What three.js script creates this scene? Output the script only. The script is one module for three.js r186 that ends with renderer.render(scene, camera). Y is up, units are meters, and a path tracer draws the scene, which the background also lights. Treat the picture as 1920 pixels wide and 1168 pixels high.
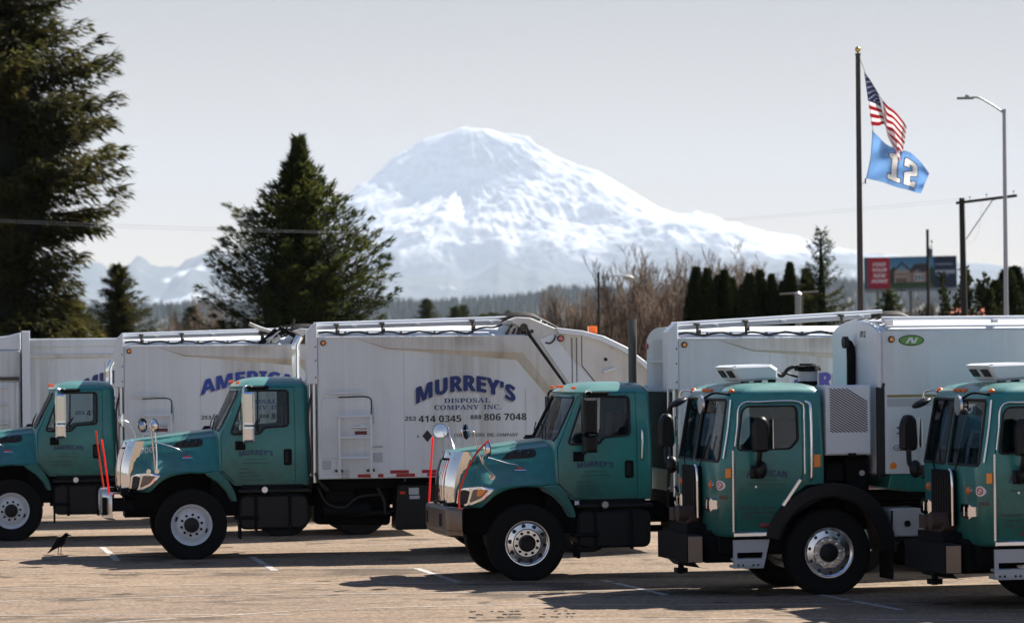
import * as THREE from 'three';
import { mergeGeometries, mergeVertices, toCreasedNormals } from 'three/addons/utils/BufferGeometryUtils.js';
import { FontLoader } from 'three/addons/loaders/FontLoader.js';
import { Brush, Evaluator, SUBTRACTION, INTERSECTION } from 'three-bvh-csg';

// ------------------------------------------------------------------ camera, sky, sun, air, exposure
const scene = new THREE.Scene();
const renderer = new THREE.WebGLRenderer({ antialias: true });
renderer.setSize(1024, 622);
renderer.toneMapping = THREE.LinearToneMapping;
renderer.toneMappingExposure = 2.9;
renderer.shadowMap.enabled = true;

const FOCAL = 6500, W0 = 1920, H0 = 1168, EYE = 3.0;
const camera = new THREE.PerspectiveCamera(2 * Math.atan(H0 / 2 / FOCAL) * 180 / Math.PI, W0 / H0, 1, 160000);
camera.position.set(0, EYE, 0);
camera.rotation.z = -0.0105;
camera.setViewOffset(W0, H0, 0, -81, W0, H0);
camera.focus = 47; camera.userData.fStop = 2.5;

const mix = (a, b, t) => a + (b - a) * t;
const SUN = new THREE.Vector3(0.8, 1.0, -0.75).normalize();
{
  const w = 512, h = 256, a = new Float32Array(w * h * 4);
  for (let j = 0; j < h; j++) {
    const el = ((j + 0.5) / h - 0.5) * Math.PI, y = Math.sin(el), c = Math.cos(el);
    for (let i = 0; i < w; i++) {
      const az = ((i + 0.5) / w - 0.5) * 2 * Math.PI, x = c * Math.cos(az), z = c * Math.sin(az);
      const d = Math.max(-1, Math.min(1, x * SUN.x + y * SUN.y + z * SUN.z)), ang = Math.acos(d);
      const t = Math.pow(Math.max(0, y), 0.42), u = Math.max(0, y);
      const glow = 0.4 * Math.exp(-ang / 0.2) + 0.05 * Math.exp(-ang / 0.5);
      const k = (j * w + i) * 4;
      a[k] = mix(0.045, 0.006, t) + 0.74 * Math.exp(-u / 0.055) + glow;
      a[k + 1] = mix(0.055, 0.036, t) + 0.435 * Math.exp(-u / 0.055) + glow * 0.97;
      a[k + 2] = mix(0.04, 0.125, t) + glow * 0.9;
      if (y < 0) { a[k] = 0.2; a[k + 1] = 0.19; a[k + 2] = 0.18; }
      a[k + 3] = 1;
    }
  }
  const t = new THREE.DataTexture(a, w, h, THREE.RGBAFormat, THREE.FloatType);
  t.mapping = THREE.EquirectangularReflectionMapping; t.magFilter = t.minFilter = THREE.LinearFilter; t.needsUpdate = true;
  scene.background = t; scene.environment = t;
}
const sun = new THREE.DirectionalLight(new THREE.Color().setRGB(1, 0.95, 0.875), 5.0);
sun.position.copy(SUN).multiplyScalar(120).add(new THREE.Vector3(0, 0, -48));
sun.target.position.set(0, 0, -48);
sun.castShadow = true; sun.shadow.mapSize.set(4096, 4096); sun.shadow.radius = 1;
Object.assign(sun.shadow.camera, { left: -40, right: 40, top: 40, bottom: -40, near: 1, far: 300 });
scene.add(sun, sun.target);
scene.fog = new THREE.FogExp2(new THREE.Color().setRGB(0.70, 0.825, 1.0), 2.35e-5);

// ------------------------------------------------------------------ helpers
function rng(seed) { let s = seed >>> 0; return () => { s = (s + 0x6D2B79F5) >>> 0; let t = s; t = Math.imul(t ^ (t >>> 15), t | 1); t ^= t + Math.imul(t ^ (t >>> 7), t | 61); return ((t ^ (t >>> 14)) >>> 0) / 4294967296; }; }
const clamp = (x, a = 0, b = 1) => Math.min(b, Math.max(a, x));
const smooth = (a, b, x) => { const t = clamp((x - a) / (b - a)); return t * t * (3 - 2 * t); };
const lerpTable = (tab, x) => { if (x <= tab[0][0]) return tab[0][1]; for (let i = 1; i < tab.length; i++) if (x <= tab[i][0]) { const [a, p] = tab[i - 1], [b, q] = tab[i]; return p + (q - p) * (x - a) / (b - a); } return tab[tab.length - 1][1]; };
function hash2(i, j, s) { let h = Math.imul(i, 374761393) + Math.imul(j, 668265263) + Math.imul(s, 1442695041); h = Math.imul(h ^ (h >>> 13), 1274126177); return ((h ^ (h >>> 16)) >>> 0) / 4294967296; }
function vnoise(x, y, s = 0) { const i = Math.floor(x), j = Math.floor(y), f = x - i, g = y - j, u = f * f * (3 - 2 * f), v = g * g * (3 - 2 * g); return mix(mix(hash2(i, j, s), hash2(i + 1, j, s), u), mix(hash2(i, j + 1, s), hash2(i + 1, j + 1, s), u), v); }
function fbm(x, y, o = 5, s = 0) { let a = 0.5, r = 0, n = 0; for (let k = 0; k < o; k++) { r += a * vnoise(x, y, s + k); n += a; x *= 2.03; y *= 2.03; a *= 0.5; } return r / n; }
function ridged(x, y, o = 5, s = 0) { let a = 0.5, r = 0, n = 0; for (let k = 0; k < o; k++) { r += a * (1 - Math.abs(2 * vnoise(x, y, s + k) - 1)); n += a; x *= 2.1; y *= 2.1; a *= 0.5; } return r / n; }

const used = new Map();
function numbered(name) { const n = used.get(name) || 0; used.set(name, n + 1); return n ? `${name}_${String(n).padStart(3, '0')}` : name; }
function tag(o, label, category, group) { o.userData.label = label; o.userData.category = category; if (group) o.userData.group = group; return o; }
function thing(name, label, category, pos = [0, 0, 0], turn = 0, group) { const g = new THREE.Group(); g.name = numbered(name); g.position.set(...pos); g.rotation.y = turn; scene.add(g); return tag(g, label, category, group); }
function shade(m) { m.castShadow = true; m.receiveShadow = true; return m; }
function part(parent, name, geo, mat) { const m = shade(new THREE.Mesh(geo, mat)); m.name = name; parent.add(m); return m; }
function solo(name, label, category, geo, mat, pos = [0, 0, 0], group) { const m = shade(new THREE.Mesh(geo, mat)); m.name = numbered(name); m.position.set(...pos); scene.add(m); return tag(m, label, category, group); }
function struct(name, geo, mat, kind = 'structure') { const m = shade(new THREE.Mesh(geo, mat)); m.name = numbered(name); m.userData.kind = kind; scene.add(m); return m; }
const V = (x, y, z) => new THREE.Vector3(x, y, z);
// ------------------------------------------------------------------ mountain, foothills, wooded ridge, ground
// a heightfield seen from the front: columns along x, rows along depth
function heightfield(x0, x1, nx, z0, z1, nz, height, colour) {
  const p = new Float32Array((nx + 1) * (nz + 1) * 3), c = new Float32Array(p.length), idx = [];
  for (let j = 0; j <= nz; j++) for (let i = 0; i <= nx; i++) {
    const x = mix(x0, x1, i / nx), z = mix(z0, z1, j / nz), k = (j * (nx + 1) + i) * 3;
    p[k] = x; p[k + 1] = height(x, z); p[k + 2] = z;
  }
  for (let j = 0; j < nz; j++) for (let i = 0; i < nx; i++) { const a = j * (nx + 1) + i, b = a + 1, d = a + nx + 1, e = d + 1; idx.push(a, b, d, b, e, d); }
  const g = new THREE.BufferGeometry();
  g.setAttribute('position', new THREE.BufferAttribute(p, 3)); g.setIndex(idx); g.computeVertexNormals();
  const n = g.attributes.normal.array;
  for (let k = 0; k < p.length; k += 3) { const col = colour(p[k], p[k + 1], p[k + 2], n[k + 1]); c[k] = col[0]; c[k + 1] = col[1]; c[k + 2] = col[2]; }
  g.setAttribute('color', new THREE.BufferAttribute(c, 3));
  return g;
}
{
  const D = 62000, M = D / FOCAL;                                    // metres to one pixel of the long lens at the summit
  const outline = [[300, 520], [420, 492], [540, 440], [600, 402], [644, 371], [672, 349], [693, 339], [719, 316], [739, 296], [764, 281], [794, 262], [819, 254], [844, 247], [870, 237], [895, 240], [920, 241], [945, 248], [970, 252], [997, 258], [1015, 276], [1045, 295], [1085, 316], [1130, 330], [1165, 352], [1205, 375], [1245, 398], [1280, 411], [1315, 410], [1335, 417], [1395, 434], [1450, 447], [1505, 456], [1565, 474], [1625, 486], [1705, 494], [1800, 505], [1960, 520]].map(([x, y]) => [(x - 960) * M, (665 - y) * M]);
  const X0 = (880 - 960) * M, TOP = (665 - 236) * M, Z0 = -D;
  const front = [[0, 0], [220, 40], [380, 160], [700, 620], [1050, 1130], [1250, 1330], [1700, 1480], [2600, 1720], [3400, 1960], [4200, 2240], [5200, 2640], [6500, 3200], [9000, 3900]];
  const height = (x, z) => {
    const dx = x - X0, dz = z - Z0, r = Math.hypot(dx, dz), side = dx / (r + 1), a = Math.atan2(dx, dz);
    const side_h = lerpTable(outline, X0 + Math.sign(dx) * r);
    const f = dz > 0 ? (side < 0 ? smooth(1.0, 0.62, -side) : Math.pow(1 - side, 0.9)) : 0;
    let h = mix(side_h, TOP - lerpTable(front, r), f);
    const away = smooth(150, 1600, r), ff = 0.38 + 0.62 * smooth(0, 0.35, 1 - Math.abs(side));
    h += away * ff * 430 * (ridged(a * 3.3 + 5, r * 0.00022, 4, 3) - 0.62);
    const low = smooth(1500, 3000, r); h += away * ff * 300 * (1 - 0.75 * low) * (ridged(a * 8 + 2, r * 0.0005 + 0.4 * fbm(x * 0.0006, z * 0.0006, 3, 66), 5, 17) - 0.6) + away * ff * (150 * (1 - low) * (ridged(x * 0.0012, z * 0.0012, 5, 19) - 0.6) + 520 * low * (ridged(x * 0.00055 + 0.6 * fbm(x * 0.0009, z * 0.0009, 3, 12), z * 0.0010, 5, 37) - 0.62)) + away * ff * 80 * (1 - 0.6 * low) * (ridged(a * 26, r * 0.0016, 4, 23) - 0.6) + away * 60 * (fbm(x * 0.006, z * 0.006, 4, 31) - 0.5);
    return h;
  };
  const colour = (x, y, z, ny) => {
    const r = fbm(x * 0.0016, y * 0.003 + z * 0.0016, 5, 41), n2 = fbm(x * 0.006, y * 0.012, 4, 57);
    const rock = smooth(0.86, 0.64, ny + (r - 0.5) * 0.4) * smooth(0.42, 0.6, n2) * 0.75;
    const woods = smooth(1900, 1450, y + (r - 0.5) * 900);
    const s = [0.86, 0.87, 0.88], k = [0.2, 0.19, 0.19], w = [0.035, 0.045, 0.03];
    return s.map((v, i) => mix(mix(v, k[i], rock), w[i], woods));
  };
  const snow = new THREE.MeshStandardMaterial({ vertexColors: true, roughness: 0.95 });
  struct('mountain', heightfield(-7400, 9800, 760, -52500, -65500, 430, height, colour), snow);

  // the wooded foothills before it, dusted with snow on their crests
  const DF = 44000, F = DF / FOCAL;
  const crest = [[-200, 470], [100, 476], [170, 474], [232, 470], [300, 466], [344, 460], [390, 452], [440, 462], [520, 478], [600, 490], [700, 486], [745, 496], [800, 500], [870, 512], [935, 476], [985, 498], [1010, 486], [1060, 505], [1130, 502], [1180, 488], [1260, 470], [1330, 486], [1420, 478], [1500, 492], [1620, 486], [1690, 480], [1760, 492], [1840, 500], [2100, 496]].map(([x, y]) => [(x - 960) * F, (665 - y) * F]);
  const hh = (x, z) => {
    const t = (z + DF) / 7000;                                       // 0 on the crest, 1 at the foot
    const c = lerpTable(crest, x) - 90 + 330 * (ridged(x * 0.0016, 3, 4, 71) - 0.6) * smooth(-3000, -4200, x) + 150 * (ridged(x * 0.0022, 5, 4, 75) - 0.6);
    const fall = t > 0 ? 1 - Math.pow(clamp(t), 0.8) * 0.95 : 1 + t * 3;
    return Math.max(-50, c * fall + (t > 0 ? 420 * (ridged(x * 0.0009, z * 0.0009, 5, 81) - 0.6) * smooth(0, 0.15, t) : 0));
  };
  const hc = (x, y, z, ny) => {
    const n = fbm(x * 0.0014, z * 0.0014, 5, 91), snowy = Math.max(smooth(1150, 1380, y + (n - 0.5) * 700) * smooth(1500, 500, x + 6800 + 0), smooth(0.69, 0.74, n) * smooth(300, 700, y));
    return [mix(0.03, 0.8, snowy), mix(0.04, 0.81, snowy), mix(0.03, 0.82, snowy)];
  };
  struct('foothills', heightfield(-8600, 8600, 420, -36500, -46500, 110, hh, hc), snow);

  // the nearer ridge: one far-off wood that reads as a mass, on a low hill
  const DR = 8200, R = DR / FOCAL;
  const rc = [[-100, 590], [290, 582], [350, 580], [640, 575], [740, 576], [800, 583], [870, 580], [960, 576], [1000, 570], [1040, 558], [1100, 562], [1300, 560], [1500, 548], [1640, 556], [1760, 566], [2000, 560]].map(([x, y]) => [(x - 960) * R, (665 - y) * R]);
  const rh = (x, z) => { const t = clamp((z + DR) / 2200); return lerpTable(rc, x) * (z > -DR ? 1 - t * t * (3 - 2 * t) : 1 + (z + DR) / 1500); };
  struct('ridge', heightfield(-1500, 1500, 120, -5900, -9000, 40, (x, z) => rh(x, z) - 2, () => [0.07, 0.06, 0.045]), new THREE.MeshStandardMaterial({ vertexColors: true, roughness: 1 }));
  const rand = rng(11), parts = [];
  for (let k = 0; k < 5; k++) {                                       // a far conifer: four ragged skirts on a stem
    const g = new THREE.ConeGeometry(0.26 - k * 0.045, 0.42, 7, 1, true); g.translate(0, 0.24 + k * 0.165, 0); g.rotateY(k);
    const p = g.attributes.position; for (let i = 0; i < p.count; i++) p.setX(i, p.getX(i) * (0.75 + 0.5 * rand()));
    parts.push(g);
  }
  const geo = mergeGeometries(parts.map(g => g.toNonIndexed())); geo.computeVertexNormals();
  const N = 9000, wood = new THREE.InstancedMesh(geo, new THREE.MeshStandardMaterial({ color: 0xffffff, roughness: 1 }), N);
  const m4 = new THREE.Matrix4(), q = new THREE.Quaternion(), col = new THREE.Color();
  for (let i = 0; i < N; i++) {
    const x = (rand() * 2 - 1) * 1400, back = rand(), z = -DR + 2300 * back * back - (rand() < 0.3 ? 120 : 0), bare = fbm(x * 0.006, z * 0.006, 3, 5) > 0.56 && back > 0.3;
    const h = (bare ? 14 : 17 + 15 * rand() + 8 * fbm(x * 0.01, 1, 3, 9)), wdt = h * (bare ? 1.1 : 0.75 + 0.5 * rand());
    m4.compose(V(x, rh(x, z) - 3, z), q.setFromAxisAngle(V(0, 1, 0), rand() * 6.28), V(wdt, h, wdt));
    wood.setMatrixAt(i, m4);
    const v = 0.6 + 0.7 * rand();
    wood.setColorAt(i, bare ? col.setRGB(0.16 * v, 0.12 * v, 0.09 * v) : col.setRGB(0.028 * v, 0.042 * v, 0.024 * v));
  }
  wood.name = 'distant_wood'; wood.userData = { kind: 'stuff', label: 'hazy blue wood of conifers on the far ridge below the mountain', category: 'wood' }; scene.add(shade(wood));
}
// ------------------------------------------------------------------ the yard: asphalt, worn markings, and the land round it
function groundSheet(x0, x1, z0, z1, y) { const g = new THREE.PlaneGeometry(x1 - x0, z1 - z0); g.rotateX(-Math.PI / 2); g.translate((x0 + x1) / 2, y, (z0 + z1) / 2); return g; }
function textureOf(w, h, f, srgb = true) {
  const a = new Uint8Array(w * h * 4);
  for (let j = 0; j < h; j++) for (let i = 0; i < w; i++) { const c = f(i / w, j / h), k = (j * w + i) * 4; a[k] = 255 * clamp(c[0]); a[k + 1] = 255 * clamp(c[1]); a[k + 2] = 255 * clamp(c[2]); a[k + 3] = 255; }
  const t = new THREE.DataTexture(a, w, h); t.magFilter = THREE.LinearFilter; t.minFilter = THREE.LinearMipmapLinearFilter; t.generateMipmaps = true; if (srgb) t.colorSpace = THREE.SRGBColorSpace; t.needsUpdate = true; return t;
}
{
  const far = struct('ground', groundSheet(-62000, 62000, -67000, 67000, -1.2), new THREE.MeshStandardMaterial({ color: new THREE.Color().setRGB(0.06, 0.065, 0.04), roughness: 1 }));
  struct('grass', groundSheet(-260, 260, -420, 120, -0.25), new THREE.MeshStandardMaterial({ color: new THREE.Color().setRGB(0.07, 0.075, 0.04), roughness: 1 }));
  const lot = new THREE.MeshPhysicalMaterial({ color: new THREE.Color().setRGB(0.185, 0.135, 0.10), roughness: 0.85, specularIntensity: 0.25 });
  struct('yard', groundSheet(-90, 90, -88, 60, -0.006), lot);
  // the part of the yard in view, 26 by 34 m: grit, oil, tyre tracks that run along the row, pale worn lanes
  const X0 = -13, X1 = 13, Z0 = -68, Z1 = -34;
  const tracks = []; const r = rng(77);
  for (let k = 0; k < 46; k++) tracks.push([Z0 + (Z1 - Z0) * r(), (r() - 0.5) * 0.10, 0.03 + 0.1 * r(), (r() - 0.42) * 0.9, r() * 10]);
  const col = textureOf(1664, 2048, (u, v) => {
    const x = X0 + (X1 - X0) * u, z = Z1 + (Z0 - Z1) * v;
    let b = 0.95 + 0.22 * (fbm(x * 0.35, z * 0.8, 4, 11) - 0.5) + 0.14 * (fbm(x * 0.35, z * 4.5, 4, 21) - 0.5) + 0.3 * (vnoise(x * 30, z * 22, 5) - 0.5) + 0.2 * (vnoise(x * 64, z * 50, 6) - 0.5);
    for (const t of tracks) { const d = z - t[0] - t[1] * x - 0.25 * Math.sin(x * 0.22 + t[4]); if (Math.abs(d) < t[2] * 2.2) b += t[3] * 0.26 * Math.exp(-(d * d) / (t[2] * t[2])) * smooth(0.25, 0.6, fbm(x * 0.7 + t[4], z * 3, 3, 31)); }
    const drip = smooth(0.62, 0.8, fbm(x * 2.6 + 3, z * 2.6, 3, 52)) * smooth(0.5, 0.62, fbm(x * 0.4, z * 0.5, 2, 53)); b *= 1 - 0.35 * drip;
    const oil = smooth(0.66, 0.78, fbm(x * 0.55 + 9, z * 0.9, 4, 51)); b *= 1 - 0.3 * oil;
    const scuff = smooth(0.6, 0.75, fbm(x * 2.2, z * 5, 3, 61)) * smooth(0.5, 0.7, fbm(x * 0.3, z * 0.3, 2, 62)); b *= 1 - 0.22 * scuff;
    const w = 0.5 * (fbm(x * 0.25, z * 0.4, 3, 71) - 0.5);
    return [0.492 * b * (1 + 0.06 * w), 0.424 * b, 0.358 * b * (1 - 0.1 * w)];
  });
  const bump = textureOf(1024, 1024, (u, v) => { const n = 0.6 * vnoise(u * 500, v * 640, 3) + 0.4 * vnoise(u * 200, v * 260, 4); return [n, n, n]; }, false);
  struct('asphalt', groundSheet(X0, X1, Z0, Z1, 0), new THREE.MeshPhysicalMaterial({ map: col, bumpMap: bump, bumpScale: 0.006, roughness: 0.85, specularIntensity: 0.25 }));
  // worn paint: stall lines across the row, faded lanes along it, made of ragged flakes
  const strip = (pts, w, seed, gap, y) => {
    const p = [], q = rng(seed), P = pts.map(a => V(a[0], y, a[1]));
    for (let i = 0; i < P.length - 1; i++) {
      const a = P[i], b = P[i + 1], L = a.distanceTo(b), n = Math.max(1, Math.round(L / 0.22)), d = b.clone().sub(a), s = V(-d.z, 0, d.x).normalize();
      for (let k = 0; k < n; k++) {
        if (q() < gap) continue;
        const A = a.clone().addScaledVector(d, k / n), B = a.clone().addScaledVector(d, (k + 1) / n), w0 = w * (0.75 + 0.4 * q()), w1 = w * (0.75 + 0.4 * q());
        const c = [A.clone().addScaledVector(s, w0 / 2), A.clone().addScaledVector(s, -w0 / 2), B.clone().addScaledVector(s, -w1 / 2), B.clone().addScaledVector(s, w1 / 2)];
        for (const m of [0, 2, 1, 0, 3, 2]) p.push(c[m].x, c[m].y, c[m].z);
      }
    }
    const g = new THREE.BufferGeometry(); g.setAttribute('position', new THREE.Float32BufferAttribute(p, 3)); g.computeVertexNormals(); const nn = g.attributes.normal.array; for (let i = 1; i < nn.length; i += 3) if (nn[i] < 0) { nn[i - 1] = 0; nn[i] = 1; nn[i + 1] = 0; } return g;
  };
  const paint = new THREE.MeshStandardMaterial({ color: new THREE.Color().setRGB(0.33, 0.31, 0.29), roughness: 0.7 }), faded = new THREE.MeshStandardMaterial({ color: new THREE.Color().setRGB(0.30, 0.245, 0.20), roughness: 0.75 });
  [[[-6.58, -55.25], [-6.18, -53.12], [-5.9, -51.42]], [[-3.96, -52.16], [-3.37, -48.71]], [[-1.38, -48.86], [-0.74, -45.78]], [[1.17, -45.91], [1.88, -42.95]], [[3.73, -42.86], [4.47, -40.07]]].forEach((a, i) => struct('stall_line', strip(a, 0.11, 40 + i, 0.05, 0.004), paint));
  [[[-9, -52.2], [-5.3, -51.99]], [[-9, -48.1], [-3.66, -49.12], [-0.33, -48.8]], [[-8, -45.3], [-3.98, -45.87], [-0.03, -45.56]], [[-8, -42.6], [-3.8, -43.71], [-0.03, -43.82], [5.5, -43.7]], [[-4.64, -39.39], [-2.31, -41.12], [-0.03, -41.58], [5.4, -40.9]], [[0.45, -39.17], [3.2, -38.95], [5.5, -38.25]], [[-4.5, -53.7], [-0.5, -55.9]], [[-8, -40.9], [-2.6, -40.3]]].forEach((a, i) => struct('faded_line', strip(a, 0.085, 60 + i, 0.12, 0.004), faded));
  const crack = new THREE.MeshStandardMaterial({ color: new THREE.Color().setRGB(0.02, 0.018, 0.016), roughness: 0.9 }), cp = []; let cx = -3.4, cz = -40.9; const cr = rng(5);
  for (let k = 0; k < 40; k++) { cp.push([cx, cz]); cx += 0.1 + 0.08 * cr(); cz += (cr() - 0.45) * 0.14; }
  struct('crack', strip(cp, 0.022, 8, 0.08, 0.003), crack);
  // crumbs of dried mud in a row
  const mud = [], mr = rng(19); for (let k = 0; k < 46; k++) { const g = new THREE.IcosahedronGeometry(0.008 + 0.016 * mr(), 0); g.scale(1.6, 0.4, 1); g.translate(-0.5 + 1.2 * mr(), 0.006, -40.5 + 1.1 * Math.floor(mr() * 3) * 0.42 + 0.1 * mr()); mud.push(g); }
  const mm = struct('mud_crumbs', mergeGeometries(mud), crack, 'stuff'); mm.userData.label = 'dark crumbs of dried mud on the asphalt at the front';
}
// ------------------------------------------------------------------ textures and materials
function noiseTexture(w, h, f, srgb = true) {
  const a = new Uint8Array(w * h * 4);
  for (let j = 0; j < h; j++) for (let i = 0; i < w; i++) { const c = f(i / w, j / h), k = (j * w + i) * 4; a[k] = 255 * clamp(c[0]); a[k + 1] = 255 * clamp(c[1]); a[k + 2] = 255 * clamp(c[2]); a[k + 3] = 255; }
  const t = new THREE.DataTexture(a, w, h); t.wrapS = t.wrapT = THREE.RepeatWrapping; t.magFilter = THREE.LinearFilter; t.minFilter = THREE.LinearMipmapLinearFilter; t.generateMipmaps = true;
  if (srgb) t.colorSpace = THREE.SRGBColorSpace; t.needsUpdate = true; return t;
}
function canvasTexture(w, h, draw) {
  const c = document.createElement('canvas'); c.width = w; c.height = h; draw(c.getContext('2d'), w, h);
  const t = new THREE.CanvasTexture(c); t.colorSpace = THREE.SRGBColorSpace; t.anisotropy = 8; return t;
}
const lin = (r, g, b) => new THREE.Color().setRGB(r, g, b);
const std = (r, g, b, rough = 0.6, metal = 0, extra = {}) => new THREE.MeshStandardMaterial({ color: lin(r, g, b), roughness: rough, metalness: metal, ...extra });
const phys = (r, g, b, o) => new THREE.MeshPhysicalMaterial({ color: lin(r, g, b), ...o });

// grime: vertical rain streaks and blotches, tiling over 4 m
const grime = (base, amount, seed) => noiseTexture(512, 512, (u, v) => {
  const per = (x, y, s, o) => { const a = fbm(x * u, y * v, o, s), b = fbm(x * (u - 1), y * v, o, s), c = fbm(x * u, y * (v - 1), o, s), d = fbm(x * (u - 1), y * (v - 1), o, s); return mix(mix(a, b, u), mix(c, d, u), v); };
  const streak = Math.pow(per(70, 2.2, seed, 4), 2) * 1.6, blot = per(7, 7, seed + 20, 5), fine = per(60, 60, seed + 40, 2);
  const d = amount * clamp(0.9 * streak * smooth(0.35, 0.75, per(5, 1.6, seed + 60, 3)) + 0.35 * smooth(0.45, 0.8, blot) + 0.12 * fine);
  return [base[0] * (1 - 0.75 * d), base[1] * (1 - 0.82 * d), base[2] * (1 - 0.95 * d)];
});
const G_WHITE = grime([0.84, 0.86, 0.88], 0.3, 3), G_WORN = grime([0.84, 0.83, 0.81], 0.42, 8);
const G_ROUGH = noiseTexture(256, 256, (u, v) => { const n = 0.35 + 0.4 * fbm(u * 9, v * 9, 5, 2); return [n, n, n]; }, false);
// cab paint: chalky blotches everywhere, road film rising from the sills (v runs over 4 m of height)
const G_PAINT = noiseTexture(512, 512, (u, v) => {
  const y = v * 4, per = (k, s, o) => { const a = fbm(k * u, k * v, o, s), b = fbm(k * (u - 1), k * v, o, s); return mix(a, b, u); };
  const chalk = 0.9 + 0.16 * (per(14, 5, 4) - 0.5) + 0.1 * (per(60, 9, 2) - 0.5), film = clamp(smooth(1.75, 0.95, y + 0.7 * (per(9, 21, 4) - 0.5)) * 0.55 * (0.5 + per(40, 25, 3)) + 0.10 * smooth(0.55, 0.75, per(22, 31, 3)));
  return [clamp(chalk * (1 - film) + film * 1.0), clamp(chalk * (1 - 0.30 * film)), clamp(chalk * (1 - 0.38 * film))];
});
const MAT = {
  white: phys(1, 1, 1, { map: G_WHITE, roughness: 0.5, clearcoat: 0.25, clearcoatRoughness: 0.3 }),
  worn: phys(1, 1, 1, { map: G_WORN, roughness: 0.6 }),
  plainwhite: phys(0.65, 0.68, 0.71, { roughness: 0.42, clearcoat: 0.3, clearcoatRoughness: 0.25 }),
  grey: std(0.42, 0.43, 0.45, 0.5),
  teal: phys(0.005, 0.222, 0.208, { map: G_PAINT, sheen: 0.5, sheenRoughness: 0.4, sheenColor: lin(0.8, 1, 1), ior: 1.52, roughness: 0.62, clearcoat: 0.7, clearcoatRoughness: 0.18 }),
  tealworn: phys(0.010, 0.195, 0.185, { map: G_PAINT, sheen: 1, sheenRoughness: 0.5, sheenColor: lin(0.9, 1, 1), roughness: 0.68, clearcoat: 0.3, clearcoatRoughness: 0.4 }),
  chrome: std(0.78, 0.79, 0.82, 0.09, 1),
  steel: std(0.62, 0.63, 0.66, 0.28, 1, { roughnessMap: null }),
  alu: std(0.78, 0.79, 0.81, 0.24, 1),
  whitewheel: phys(0.62, 0.64, 0.66, { roughness: 0.45, clearcoat: 0.3 }),
  black: phys(0.006, 0.006, 0.007, { roughness: 0.75, specularIntensity: 0.3 }),
  gloss: phys(0.006, 0.006, 0.0075, { roughness: 0.45, specularIntensity: 0.6 }),
  rubber: phys(0.0105, 0.010, 0.0098, { roughness: 0.95, specularIntensity: 0.35 }),
  seal: std(0.01, 0.01, 0.011, 0.7),
  inside: std(0.03, 0.03, 0.032, 0.8),
  seat: std(0.05, 0.05, 0.055, 0.9),
  hose: std(0.02, 0.018, 0.016, 0.6),
  grease: std(0.07, 0.055, 0.04, 0.85),
  rust: std(0.05, 0.03, 0.022, 0.8),
  stack: std(0.085, 0.085, 0.075, 0.5, 0.4),
  brownplate: std(0.16, 0.13, 0.11, 0.38, 0.8),
  glass: phys(0.52, 0.60, 0.61, { transmission: 1, thickness: 0, roughness: 0, ior: 1.52, side: THREE.DoubleSide }),
  shield: phys(0.12, 0.18, 0.25, { specularIntensity: 0.5, transmission: 1, thickness: 0, roughness: 0, ior: 1.55, side: THREE.DoubleSide }),
  dark_glass: phys(0.42, 0.46, 0.46, { transmission: 1, thickness: 0, roughness: 0, ior: 1.52, side: THREE.DoubleSide }),
  mirror: std(0.93, 0.94, 0.95, 0.02, 1),
  amber: phys(0.9, 0.26, 0.015, { roughness: 0.25, clearcoat: 0.6 }),
  orange: phys(0.95, 0.22, 0.01, { roughness: 0.3, transmission: 0.4, thickness: 0 }),
  redlens: phys(0.5, 0.02, 0.015, { roughness: 0.25, clearcoat: 0.6 }),
  flare: phys(1.0, 0.012, 0.012, { roughness: 1, transmission: 0.45, thickness: 0 }),
  flaredim: phys(0.75, 0.06, 0.02, { roughness: 1, transmission: 0.3, thickness: 0 }),
  tapered: std(0.33, 0.012, 0.018, 0.4),
  tapewhite: std(0.66, 0.66, 0.68, 0.4),
  lens: phys(0.9, 0.92, 0.94, { transmission: 0.85, thickness: 0, roughness: 0.08, side: THREE.DoubleSide }),
  bluetext: std(0.010, 0.026, 0.14, 0.5),
  vividtext: std(0.02, 0.05, 0.30, 0.5),
  purpletext: std(0.06, 0.055, 0.32, 0.5),
  shadetext: std(0.42, 0.40, 0.40, 0.6),
  blacktext: std(0.02, 0.022, 0.024, 0.5),
  doortext: std(0.014, 0.03, 0.115, 0.5),
  dimtext: std(0.018, 0.06, 0.075, 0.5),
  maroon: std(0.13, 0.014, 0.016, 0.45),
};

// ------------------------------------------------------------------ geometry kit
function plain(g) { g = g.index ? g.toNonIndexed() : g; for (const k of Object.keys(g.attributes)) if (!['position', 'normal', 'uv'].includes(k)) g.deleteAttribute(k); if (!g.attributes.normal) g.computeVertexNormals(); if (!g.attributes.uv) g.setAttribute('uv', new THREE.BufferAttribute(new Float32Array(g.attributes.position.count * 2), 2)); g.clearGroups(); return g; }
const join = (...gs) => mergeGeometries(gs.flat().map(plain));
function metric(g, size = 4) {                                        // uv in metres over `size`, by the side each face looks to
  g = plain(g); const p = g.attributes.position, n = g.attributes.normal, uv = g.attributes.uv;
  for (let i = 0; i < p.count; i++) {
    const x = Math.abs(n.getX(i)), y = Math.abs(n.getY(i)), z = Math.abs(n.getZ(i));
    if (z >= x && z >= y) uv.setXY(i, p.getX(i) / size, p.getY(i) / size); else if (y >= x) uv.setXY(i, p.getX(i) / size, p.getZ(i) / size); else uv.setXY(i, p.getZ(i) / size, p.getY(i) / size);
  }
  return g;
}
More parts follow.
